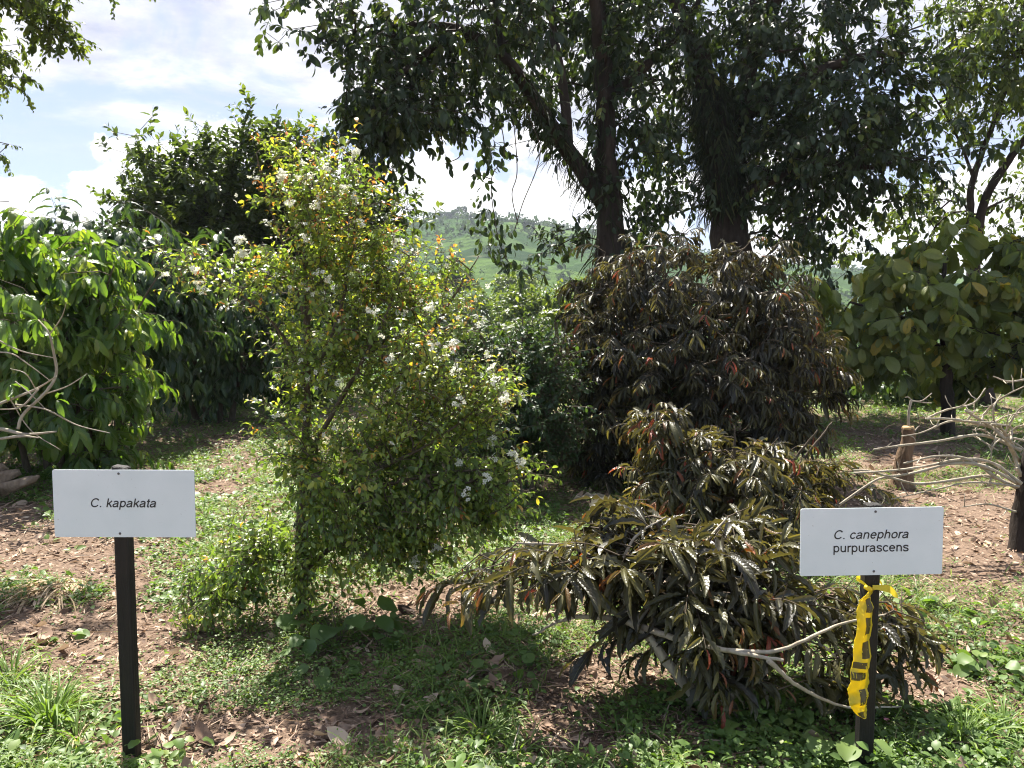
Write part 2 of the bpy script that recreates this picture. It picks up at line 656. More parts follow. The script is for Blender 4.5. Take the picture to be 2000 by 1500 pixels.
M["liberica"] = leaf_mat("broad_coffee_leaf", [(0, (0.055, 0.082, 0.026)), (0.5, (0.12, 0.155, 0.042)), (0.85, (0.20, 0.22, 0.055)), (1, (0.34, 0.26, 0.04))], 0.42, 0.45, vein=0.9, nveins=8)
M["kapakata"] = leaf_mat("small_coffee_leaf", [(0, (0.036, 0.066, 0.018)), (0.4, (0.095, 0.150, 0.034)), (0.66, (0.185, 0.245, 0.052)), (0.85, (0.36, 0.37, 0.06)), (0.95, (0.50, 0.30, 0.05)), (1, (0.50, 0.17, 0.06))], 0.33, 0.46, tint=(1.3, 1.45, 0.6), spec=0.6)
M["weed"] = leaf_mat("weed_leaf", [(0, (0.05, 0.09, 0.025)), (0.5, (0.125, 0.20, 0.05)), (0.85, (0.21, 0.27, 0.08)), (1, (0.32, 0.29, 0.12))], 0.48, 0.42, tint=(1.4, 1.5, 0.5), spec=0.4)
M["grass"] = leaf_mat("grass_blade", [(0, (0.085, 0.15, 0.03)), (0.6, (0.17, 0.25, 0.055)), (0.85, (0.27, 0.29, 0.10)), (1, (0.45, 0.37, 0.21))], 0.45, 0.4, tint=(1.4, 1.5, 0.5), spec=0.35)
M["litter"] = leaf_mat("dry_litter", [(0, (0.055, 0.034, 0.024)), (0.3, (0.17, 0.108, 0.075)), (0.6, (0.31, 0.21, 0.148)), (0.85, (0.43, 0.31, 0.225)), (1, (0.54, 0.42, 0.31))], 0.75, 0.12, tint=(1.1, 1.0, 0.8), spec=0.2)
M["straw"] = leaf_mat("dry_straw", [(0, (0.30, 0.21, 0.12)), (1, (0.62, 0.48, 0.31))], 0.65, 0.2, tint=(1.1, 1.0, 0.8), spec=0.3)
M["petal"] = leaf_mat("white_petal", [(0, (0.55, 0.55, 0.44)), (1, (0.80, 0.79, 0.70))], 0.6, 0.4, tint=(1.05, 1.05, 0.95), spec=0.2)
M["pink"] = leaf_mat("pink_petal", [(0, (0.7, 0.28, 0.34)), (1, (0.8, 0.4, 0.45))], 0.6, 0.4, tint=(1.05, 1.0, 1.0), spec=0.2)
M["hilltree"] = leaf_mat("hill_tree_leaf", [(0, (0.022, 0.042, 0.020)), (0.5, (0.036, 0.062, 0.024)), (1, (0.07, 0.10, 0.034))], 0.9, 0.25, spec=0.05)
M["bark"] = bark_mat("tree_bark", [(0.3, (0.010, 0.008, 0.006)), (0.5, (0.034, 0.024, 0.018)), (0.7, (0.085, 0.062, 0.045))], 9.0, 0.9)
M["twig"] = bark_mat("twig_bark", [(0.3, (0.045, 0.032, 0.02)), (0.7, (0.13, 0.10, 0.07))], 30.0, 0.3)
M["pale"] = bark_mat("pale_dead_bark", [(0.3, (0.20, 0.16, 0.115)), (0.5, (0.34, 0.29, 0.22)), (0.72, (0.5, 0.44, 0.35))], 35.0, 0.4)
M["stump"] = bark_mat("stump_bark", [(0.3, (0.07, 0.042, 0.024)), (0.5, (0.16, 0.10, 0.058)), (0.72, (0.26, 0.18, 0.11))], 18.0, 0.8)
M["cutwood"] = bark_mat("cut_wood", [(0.3, (0.42, 0.27, 0.12)), (0.7, (0.6, 0.42, 0.22))], 25.0, 0.2, stretch=1.0)
M["moss"] = leaf_mat("hanging_strap_leaf", [(0, (0.014, 0.018, 0.010)), (0.6, (0.030, 0.038, 0.017)), (1, (0.08, 0.08, 0.035))], 0.7, 0.25, spec=0.2)
M["panel"] = panel_mat()
M["ink"] = plain_mat("black_lettering", (0.012, 0.013, 0.015), 0.5)
M["screw"] = plain_mat("dull_screw", (0.12, 0.12, 0.13), 0.4, 0.2, 300.0, metal=0.8)
M["post"] = bark_mat("dark_stained_post", [(0.3, (0.012, 0.011, 0.010)), (0.55, (0.022, 0.018, 0.015)), (0.75, (0.05, 0.034, 0.026))], 40.0, 0.5, 0.6, 0.06)
M["tape"] = plain_mat("yellow_tape", (0.76, 0.60, 0.03), 0.35, 0.06, 30.0, 0.2, 0.5, 0, 0.42)
M["tapeink"] = plain_mat("tape_black_print", (0.10, 0.078, 0.02), 0.4, 0.15, 60.0, 0.2, 0.5, 0, 0.25)


def ground_mat():
    m, nt = new_mat("mulch_ground")
    tc = nd(nt, "ShaderNodeTexCoord")
    n1 = nd(nt, "ShaderNodeTexNoise", i_Scale=1.3, i_Detail=6.0, i_Roughness=0.6)
    n2 = nd(nt, "ShaderNodeTexNoise", i_Scale=38.0, i_Detail=6.0, i_Roughness=0.7)
    v = nd(nt, "ShaderNodeTexVoronoi", i_Scale=55.0, i_Randomness=1.0)
    for q in (n1, n2, v):
        nt.links.new(tc.outputs["Object"], q.inputs["Vector"])
    c1 = ramp(nt, [(0.25, (0.07, 0.043, 0.03)), (0.5, (0.19, 0.13, 0.092)), (0.7, (0.36, 0.26, 0.19))], n2.outputs[0]).outputs[0]
    c2 = mixc(nt, mth(nt, "MULTIPLY", v.outputs["Distance"], 0.7, None, True), c1, (0.07, 0.045, 0.03))
    big = ramp(nt, [(0.35, (0, 0, 0)), (0.65, (1, 1, 1))], n1.outputs[0]).outputs[0]
    c3 = mixc(nt, big, c2, mixc(nt, 0.5, c2, (0.2, 0.14, 0.1)))
    sx = nd(nt, "ShaderNodeSeparateXYZ")
    nt.links.new(tc.outputs["Object"], sx.inputs[0])
    far = mth(nt, "MULTIPLY_ADD", sx.outputs[1], 1 / 6.0, -14.0 / 6.0, True)
    gcol = ramp(nt, [(0.3, (0.05, 0.075, 0.022)), (0.7, (0.11, 0.14, 0.045))], n1.outputs[0]).outputs[0]
    c4 = mixc(nt, far, c3, gcol)
    p = nd(nt, "ShaderNodeBsdfPrincipled", i_Roughness=0.95)
    p.inputs["Specular IOR Level"].default_value = 0.15
    nt.links.new(c4, p.inputs["Base Color"])
    b = nd(nt, "ShaderNodeBump", i_Strength=0.9, i_Distance=0.02)
    nt.links.new(n2.outputs[0], b.inputs["Height"])
    nt.links.new(b.outputs[0], p.inputs["Normal"])
    out = nd(nt, "ShaderNodeOutputMaterial")
    nt.links.new(p.outputs[0], out.inputs[0])
    return m


def hill_mat():
    m, nt = new_mat("hillside_fields")
    tc = nd(nt, "ShaderNodeTexCoord")
    wob = nd(nt, "ShaderNodeTexNoise", i_Scale=0.02, i_Detail=3.0)
    nt.links.new(tc.outputs["Object"], wob.inputs["Vector"])
    vm = nd(nt, "ShaderNodeVectorMath", operation="MULTIPLY_ADD")
    nt.links.new(wob.outputs["Color"], vm.inputs[0])
    vm.inputs[1].default_value = (40, 40, 0)
    nt.links.new(tc.outputs["Object"], vm.inputs[2])
    v = nd(nt, "ShaderNodeTexVoronoi", i_Scale=0.022)
    nt.links.new(vm.outputs[0], v.inputs["Vector"])
    bw = nd(nt, "ShaderNodeRGBToBW")
    nt.links.new(v.outputs["Color"], bw.inputs[0])
    field = ramp(nt, [(0.2, (0.022, 0.046, 0.018)), (0.42, (0.05, 0.095, 0.028)), (0.6, (0.105, 0.165, 0.04)), (0.8, (0.036, 0.07, 0.022))], bw.outputs[0]).outputs[0]
    n = nd(nt, "ShaderNodeTexNoise", i_Scale=0.11, i_Detail=8.0, i_Roughness=0.72)
    nt.links.new(tc.outputs["Object"], n.inputs["Vector"])
    k = mth(nt, "MULTIPLY_ADD", n.outputs[0], 6.0, -3.1, True)
    c = mixc(nt, k, field, (0.028, 0.048, 0.02))
    n3 = nd(nt, "ShaderNodeTexNoise", i_Scale=0.03, i_Detail=5.0)
    nt.links.new(tc.outputs["Object"], n3.inputs["Vector"])
    c = mixc(nt, mth(nt, "MULTIPLY_ADD", n3.outputs[0], 9.0, -6.6, True), c, (0.3, 0.24, 0.15))
    wv = nd(nt, "ShaderNodeTexWave", i_Scale=0.16, i_Distortion=3.0, i_Detail=2.0)
    wv.bands_direction = "Z"
    nt.links.new(tc.outputs["Object"], wv.inputs["Vector"])
    c = mixc(nt, mth(nt, "MULTIPLY", wv.outputs["Fac"], 0.35), c, (0.04, 0.065, 0.024))
    p = nd(nt, "ShaderNodeBsdfPrincipled", i_Roughness=1.0)
    p.inputs["Specular IOR Level"].default_value = 0.0
    nt.links.new(c, p.inputs["Base Color"])
    b = nd(nt, "ShaderNodeBump", i_Strength=1.0, i_Distance=3.0)
    nt.links.new(n.outputs[0], b.inputs["Height"])
    nt.links.new(b.outputs[0], p.inputs["Normal"])
    out = nd(nt, "ShaderNodeOutputMaterial")
    nt.links.new(p.outputs[0], out.inputs[0])
    return m


M["ground"] = ground_mat()
M["hill"] = hill_mat()


def grid_obj(name, xs, ys, mat):
    X, Y = np.meshgrid(xs, ys)
    v = np.stack([X, Y, terrain(X, Y)], -1).reshape(-1, 3)
    nx, ny = len(xs), len(ys)
    i = (np.arange(ny - 1)[:, None] * nx + np.arange(nx - 1)[None]).ravel()
    f = np.stack([i, i + 1, i + nx + 1, i + nx], 1)
    a = Acc()
    a.add(v, f)
    return prop(a.build(name, mat), kind="structure")


def spaced(lo, hi, n, k):
    t = np.linspace(-1, 1, n)
    s = np.sinh(k * t) / math.sinh(k)
    return np.where(s < 0, -lo * s, hi * s)


grid_obj("ground", spaced(-420, 420, 261, 6.0), np.concatenate([-np.geomspace(260, 1, 40), np.linspace(0, 22, 160), np.linspace(22.6, 70, 60)]), M["ground"])
grid_obj("hills", np.linspace(-900, 900, 301), np.concatenate([np.linspace(70, 640, 220), np.linspace(650, 1300, 40)]), M["hill"])


# ------------------------------------------------------------------ signs
def arc(cx, cy, rx, ry, a0, a1, n=22):
    t = np.radians(np.linspace(a0, a1, n))
    return np.stack([cx + rx * np.cos(t), cy + ry * np.sin(t)], 1)


def poly(*p):
    return np.array(p, float)


def curvy(*p):
    return smooth_path(np.array([(x, y, 0) for x, y in p], float), 36)[:, :2]


def glyph(ch):
    """stroke centre lines of a plain grotesque letter and its advance, em = 1"""
    j = lambda *q: np.concatenate(q)
    if ch == "C":
        return [arc(.385, .358, .30, .322, 36, 324, 40)], .722
    if ch == ".":
        return [poly((.138, 0), (.138, .092))], .278
    if ch == "k":
        return [poly((.105, 0), (.105, .716)), poly((.105, .20), (.43, .519)), poly((.225, .315), (.455, 0))], .5
    if ch == "a":
        return [j(arc(.262, .345, .172, .136, 160, 0), poly((.434, .15)), curvy((.434, .15), (.44, .07), (.475, .0))),
                curvy((.434, .298), (.34, .284), (.2, .262), (.10, .215), (.078, .135), (.125, .055), (.22, .034), (.335, .068), (.43, .165))], .556
    if ch == "p":
        return [poly((.107, -.21), (.107, .519)), arc(.288, .26, .186, .222, 0, 360, 36)], .556
    if ch == "t":
        return [j(poly((.138, .655), (.138, .14)), curvy((.138, .14), (.145, .06), (.19, .036), (.262, .042))), poly((.018, .482), (.262, .482))], .278
    if ch == "n":
        return [poly((.107, 0), (.107, .519)), j(arc(.278, .312, .168, .168, 180, 0), poly((.446, 0)))], .556
    if ch == "h":
        return [poly((.107, 0), (.107, .716)), j(arc(.278, .312, .168, .168, 180, 0), poly((.446, 0)))], .556
    if ch == "u":
        return [poly((.446, 0), (.446, .519)), j(poly((.107, .519)), arc(.275, .206, .168, .168, 180, 360))], .556
    if ch == "r":
        return [poly((.107, 0), (.107, .519)), arc(.29, .285, .183, .19, 180, 72)], .333
    if ch == "e":
        return [j(poly((.085, .272), (.47, .272)), arc(.278, .26, .193, .222, 4, 322, 36))], .556
    if ch == "o":
        return [arc(.278, .26, .198, .222, 0, 360, 36)], .556
    if ch == "c":
        return [arc(.272, .26, .192, .222, 38, 322, 32)], .5
    if ch == "s":
        return [curvy((.425, .385), (.375, .458), (.25, .481), (.13, .452), (.09, .378), (.135, .31), (.25, .270), (.37, .232), (.425, .15), (.385, .068), (.25, .037), (.115, .065), (.062, .15))], .5
    return [], .278


def text_mesh(name, body, size, shear, mat, parent, loc, rz, ry, sx=1.0, sp=1.0):
    acc = Acc()
    adv = sum(glyph(c)[1] for c in body)
    x0, lay = -adv / 2, 0
    for ch in body:
        st_, w_ = glyph(ch)
        for P in st_:
            P = P[np.concatenate([[True], np.linalg.norm(np.diff(P, axis=0), axis=1) > 1e-5])]
            T_ = np.gradient(P, axis=0) if len(P) > 2 else np.repeat(np.diff(P, axis=0), 2, 0)
            T_ = nrm(T_)
            hw = .051
            Nn_ = np.stack([-T_[:, 1], T_[:, 0]], 1) * hw
            L_, R_ = P + Nn_, P - Nn_
            n = len(P)
            q = np.concatenate([L_, R_])
            q[:, 0] += q[:, 1] * shear + x0
            v = np.stack([q[:, 0], q[:, 1], np.full(2 * n, lay * .0006)], 1) * size
            k = np.arange(n - 1)
            acc.add(v, np.stack([k, k + n, k + n + 1, k + 1], 1))
            lay += 1
        x0 += w_
    t = acc.build(name, mat, None, smooth=False)
    t.parent = parent
    t.location = [float(q) for q in loc]
    t.rotation_euler = (R(90), ry, rz)
    return t


def rounded_sheet(acc, w, h, th, rad, c, rot, tone=0.5):
    """thin sheet with rounded corners standing in the XZ plane"""
    out = []
    for (sx, sz, a0) in ((1, 1, 0), (-1, 1, 90), (-1, -1, 180), (1, -1, 270)):
        for k in range(5):
            a = R(a0 + 90 * k / 4)
            out.append((sx * (w / 2 - rad) + rad * math.cos(a), sz * (h / 2 - rad) + rad * math.sin(a)))
    n = len(out)
    v = [(x, -th / 2, z) for x, z in out] + [(x, th / 2, z) for x, z in out] + [(0, -th / 2, 0), (0, th / 2, 0)]
    f = [(k + n, k, (k + 1) % n, (k + 1) % n + n) for k in range(n)]
    for k in range(0, n, 2):
        f.append((k, 2 * n, (k + 2) % n, (k + 1) % n))
        f.append((n + k, n + (k + 1) % n, n + (k + 2) % n, 2 * n + 1))
    acc.add(np.array(v) @ np.asarray(rot).T + np.asarray(c), [q[::-1] for q in f], tone)


def sign(px, Y, pw, wid, hei, cpx, cpy, roll, lines, label, postw, postd, slant, zlow):
    base = W(px, 1490, Y)
    base[2] = terrain(base[0], base[1])
    t = thing("plant_sign", base, label, "sign", "labelled plant signs on posts")
    pc = W(cpx, cpy, Y)
    bx = base[0]
    top = pc[2] + hei / 2 + 0.009
    post = Acc()
    # post: bevelled, with a slanted sawn top
    ln = top + zlow
    bevel_box(post, (bx, Y + postd / 2 + 0.004, (top - zlow) / 2), (postw, postd, ln), 0.004)
    post.v[-1] = post.v[-1].copy()
    hi = post.v[-1][:, 2] > top - 0.02
    post.v[-1][hi, 2] += (post.v[-1][hi, 0] - bx) * slant
    # rough-sawn unevenness
    post.build("post", M["post"], t, smooth=False)
    pa = Acc()
    rounded_sheet(pa, wid, hei, 0.004, 0.006, pc, rotm("y", -roll))
    panel = pa.build("panel", M["panel"], t, smooth=False)
    for s in (1, -1):
        sc = Acc()
        a = np.linspace(0, 2 * math.pi, 12, endpoint=False)
        r = 0.0045
        ctr = pc + rotm("y", -roll) @ np.array([(bx - pc[0]) * 0.9 + s * 0.001, 0, s * (hei / 2 - 0.013)])
        ring = np.stack([ctr[0] + r * np.cos(a), np.full(12, Y - 0.0025), ctr[2] + r * np.sin(a)], 1)
        ring2 = np.stack([ctr[0] + r * 0.8 * np.cos(a), np.full(12, Y - 0.0045), ctr[2] + r * 0.8 * np.sin(a)], 1)
        v = np.vstack([ring, ring2, [[ctr[0], Y - 0.0042, ctr[2]]]])
        f = [(k, (k + 1) % 12, 12 + (k + 1) % 12, 12 + k) for k in range(12)] + [(12 + k, 12 + (k + 1) % 12, 12 + (k + 2) % 12, 24) for k in range(0, 12, 2)]
        sc.add(v, f)
        so = sc.build("screw", M["screw"], panel, smooth=False)
        so.location = [float(q) for q in (wloc(panel) * 0)]
    for (body, size, shear, tx, tz, sx, sp) in lines:
        text_mesh("lettering", body, size, shear, M["ink"], panel, (pc[0] - base[0] + tx, Y - 0.0026 - base[1], pc[2] - base[2] + tz), 0, -roll, sx, sp)
    return t, base, pc


k1 = 2.87 / FPX
sign(252, 2.87, 0, 280 * k1, 135 * k1, 243, 983.5, R(-0.2),
     [("C. kapakata", 0.0437, 0.21, -0.0045, -0.0125, 1.0, 1.0)],
     "white sign reading C. kapakata on a dark wooden post by tufted grass", 0.052, 0.045, -0.15, 0.1)
k2 = 2.80 / FPX
sign(1693, 2.80, 0, 283 * k2, 136 * k2, 1702, 1057.5, R(0.9),
     [("C. canephora", 0.0432, 0.21, -0.004, 0.0105, 1.0, 1.0), ("purpurascens", 0.0432, 0.0, -0.002, -0.0355, 1.0, 1.0)],
     "white sign reading C. canephora purpurascens on a black post with yellow tape", 0.052, 0.045, 0.0, 0.1)


# ------------------------------------------------------------------ tape on the right post
def make_tape():
    Y = 2.80
    pxw = Y / FPX
    bx = W(1693, 1490, Y)[0]
    top = W(1700, 1150, Y)
    t = thing("caution_tape", (bx, Y, top[2] - 0.3), "yellow plastic tape with black blocks knotted round the post of the purpurascens sign", "tape")
    # outline rows: (py, left px, right px)
    rows = [(1152, 1694, 1702, 0), (1160, 1686, 1699, .1), (1172, 1675, 1699, .3), (1184, 1672, 1702, .5), (1210, 1671, 1700, .6), (1240, 1668, 1698, .6), (1270, 1664, 1697, .5),
            (1300, 1661, 1695, .5), (1322, 1657, 1694, .5), (1340, 1655, 1693, .5), (1352, 1654, 1692, .4), (1368, 1656, 1691, .7), (1378, 1657, 1690, .3), (1390, 1668, 1690, .6), (1399, 1678, 1688, .3)]
    n = 9
    V = []
    for i, (py, a, b, fo) in enumerate(rows):
        for j in range(n):
            u = j / (n - 1)
            p = W(a + (b - a) * u, py, Y)
            # a fold down the strip: the left half turns back, the right lies against the post
            y = Y - 0.012 - 0.020 * fo * math.sin(math.pi * min(1, u / 0.9)) - 0.006 * math.sin(i * 1.7 + u * 3)
            V.append((p[0], y, p[2]))
    m = len(rows)

    def py_row(py):
        return float(np.interp(py, [r[0] for r in rows], np.arange(m)))
    a = Acc()
    V = np.array(V).reshape(m, n, 3)
    Vs = np.stack([np.stack([np.interp(np.linspace(0, m - 1, 57), np.arange(m), V[:, j, k]) for k in range(3)], -1) for j in range(n)], 1)
    mm = 57
    cr = 0.0022 * np.sin(np.arange(mm)[:, None] * 0.9 + np.arange(n)[None] * 1.7) + 0.0025 * np.sin(np.arange(mm)[:, None] * 0.37 - np.arange(n)[None] * 1.1 + 1.0) + 0.0012 * rng.normal(size=(mm, n))
    Vs[:, :, 0] += (0.0018 * np.sin(np.arange(mm) * 0.8) + 0.001 * np.sin(np.arange(mm) * 2.3))[:, None]
    Vs[:, :, 1] += cr
    th = np.array([0, 0.0012, 0])
    v = np.concatenate([Vs.reshape(-1, 3), Vs.reshape(-1, 3) + th])
    q = (np.arange(mm - 1)[:, None] * n + np.arange(n - 1)[None]).ravel()
    f = np.stack([q, q + n, q + n + 1, q + 1], 1)
    K = mm * n
    f2 = np.stack([q + K, q + 1 + K, q + n + 1 + K, q + n + K], 1)
    a.add(v, np.concatenate([f, f2]))
    strip = a.build("strip", M["tape"], t)
    # black printed blocks on its right half and two bands across
    blocks = [(1166, 1192, .50, .93), (1202, 1236, .48, .90), (1250, 1282, .45, .92), (1289, 1301, 0.03, .80), (1308, 1323, 0.02, .80), (1343, 1372, .52, .90), (1386, 1397, .2, .75)]
    rowpx = np.interp(np.linspace(0, m - 1, mm), np.arange(m), [r[0] for r in rows])
    for (p0, p1, u0, u1) in blocks:
        b = Acc()
        ii = np.linspace(np.interp(p0, rowpx, np.arange(mm)), np.interp(p1, rowpx, np.arange(mm)), 7)
        jj = np.linspace(u0 * (n - 1), u1 * (n - 1), 7)
        pts = []
        for x in ii:
            for y in jj:
                i0, j0 = min(int(x), mm - 2), min(int(y), n - 2)
                fx, fy = x - i0, y - j0
                P = (Vs[i0, j0] * (1 - fx) + Vs[i0 + 1, j0] * fx) * (1 - fy) + (Vs[i0, j0 + 1] * (1 - fx) + Vs[i0 + 1, j0 + 1] * fx) * fy
                pts.append(P - np.array([0, 0.0011, 0]))
        q = (np.arange(6)[:, None] * 7 + np.arange(6)[None]).ravel()
        b.add(np.array(pts), np.stack([q, q + 7, q + 8, q + 1], 1))
        b.build("printed_block", M["tapeink"], strip)
    # the loop round the post, the knot and the loose end at the right
    k = Acc()
    z0 = top[2] + 0.008
    hw, y0, y1 = 0.030, Y - 0.004, Y + 0.060
    path = [(bx - 0.022, y0 - .004, z0 - .002), (bx - hw - .002, y0 + 0.005, z0 + .010), (bx - hw - .003, y1, z0 + .012), (bx + hw + .003, y1, z0 + .008), (bx + hw + .002, y0 + .004, z0 + .002), (bx, y0 - .006, z0 - .004), (bx - 0.020, y0 - .008, z0 - .006)]
    P = smooth_path(path, 40)
    for hh in (0.006,):
        T = nrm(np.gradient(P, axis=0))
        v = np.concatenate([P + Z * hh, P - Z * hh * 0.9])
        n2 = len(P)
        k.add(v, np.stack([np.arange(n2 - 1), np.arange(n2 - 1) + n2, np.arange(n2 - 1) + n2 + 1, np.arange(n2 - 1) + 1], 1))
    k.build("loop", M["tape"], t)
    kn = Acc()
    tube(kn, smooth_path([(bx - .034, y0 - .004, z0 + .002), (bx - .022, y0 - .014, z0 - .002), (bx - .012, y0 - .006, z0 - .010)], 8), [0.006, .010, .006], 8, 0.3)
    kn.build("knot", M["tape"], t)
    e = Acc()
    ep = WP((1704, 1146, Y - .015), (1722, 1148, Y - .012), (1736, 1150, Y - .02), (1746, 1158, Y - .012), (1753, 1164, Y - .02))
    ep = smooth_path(ep, 14)
    wd = np.interp(np.linspace(0, 1, 14), [0, .4, .75, 1], [.006, .012, .014, .006])
    v = np.concatenate([ep + Z * wd[:, None], ep - Z * wd[:, None] + np.array([0, -.004, 0])])
    e.add(v, np.stack([np.arange(13), np.arange(13) + 14, np.arange(13) + 15, np.arange(13) + 1], 1))
    e.build("loose_end", M["tape"], t)


make_tape()


# ------------------------------------------------------------------ plant builders
def leaf_sets():
    T = {}
    T["canopy"] = tpl_set(8, nseg=4, ncr=3, wid=(0.40, 0.52), a=0.7, b=0.75, fold=(0.15, 0.5), curl=(0.2, 1.0))
    T["small"] = tpl_set(8, nseg=3, ncr=3, wid=(0.38, 0.50), a=0.6, b=0.7, fold=(0.2, 0.6), curl=(0.3, 1.2))
    T["coffee"] = tpl_set(10, nseg=9, ncr=5, wid=(0.25, 0.32), a=0.75, b=0.75, fold=(0.1, 0.45), curl=(0.7, 1.6), wave=(0.12, 0.3), wf=5)
    T["purple"] = tpl_set(14, nseg=11, ncr=5, wid=(0.20, 0.27), a=0.75, b=0.75, fold=(0.45, 1.05), curl=(0.3, 1.5), wave=(0.2, 0.42), wf=6, twist=(-0.6, 0.6))
    T["broad"] = tpl_set(12, nseg=8, ncr=5, wid=(0.40, 0.52), a=0.85, b=0.62, fold=(0.1, 0.5), curl=(0.4, 1.5), wave=(0.05, 0.18), wf=4)
    T["pinna"] = tpl_set(6, nseg=3, ncr=3, wid=(0.36, 0.5), a=0.6, b=0.6, fold=(0.1, 0.4), curl=(0.1, 0.6))
    T["weed"] = tpl_set(8, nseg=3, ncr=3, wid=(0.5, 0.75), a=0.5, b=0.6, fold=(0.05, 0.35), curl=(0.3, 1.1), pet=0.25)
    T["heart"] = tpl_set(6, nseg=6, ncr=5, wid=(0.85, 1.0), a=0.4, b=0.6, fold=(0.05, 0.25), curl=(0.4, 0.9), wave=(0.05, .15), wf=2, pet=0.1)
    T["blade"] = tpl_set(8, nseg=6, ncr=3, wid=(0.025, 0.048), a=0.08, b=0.55, fold=(0.3, 0.7), curl=(0.5, 2.0), p=1.6, pet=0)
    T["strap"] = tpl_set(6, nseg=5, ncr=3, wid=(0.03, 0.06), a=0.1, b=0.4, fold=(0.2, 0.5), curl=(0.3, 0.9), pet=0)
    T["chip"] = tpl_set(8, nseg=2, ncr=3, wid=(0.12, 0.5), a=0.25, b=0.3, fold=(-0.4, 0.5), curl=(-0.7, 0.7), pet=0)
    T["stick"] = tpl_set(5, nseg=3, ncr=3, wid=(0.04, 0.08), a=0.05, b=0.05, fold=(0.7, 1.0), curl=(-0.5, 0.5), pet=0)
    T["dryleaf"] = tpl_set(6, nseg=6, ncr=5, wid=(0.4, 0.6), a=0.7, b=0.7, fold=(-0.5, 0.9), curl=(-1.4, 1.4), wave=(0.1, 0.3), wf=3)
    T["petal"] = tpl_set(5, nseg=3, ncr=3, wid=(0.42, 0.6), a=0.5, b=0.4, fold=(0.1, 0.4), curl=(0.3, 1.2), pet=0.15)
    T["clump"] = tpl_set(5, nseg=3, ncr=3, wid=(0.6, 0.95), a=0.5, b=0.5, fold=(0.1, 0.6), curl=(0.2, 1.2), pet=0)
    return T


T = leaf_sets()


def stem_mesh(acc, stems, radii, sides=9, rough=0.12, flare=0.0, n=26):
    out = []
    for s, r in zip(stems, radii):
        P = smooth_path(s, n)
        P[1:-1] += rng.normal(size=(n - 2, 3)) * np.mean(r) * 0.12
        tube(acc, P, r, sides, rough, flare=flare)
        out.append(P)
    return out


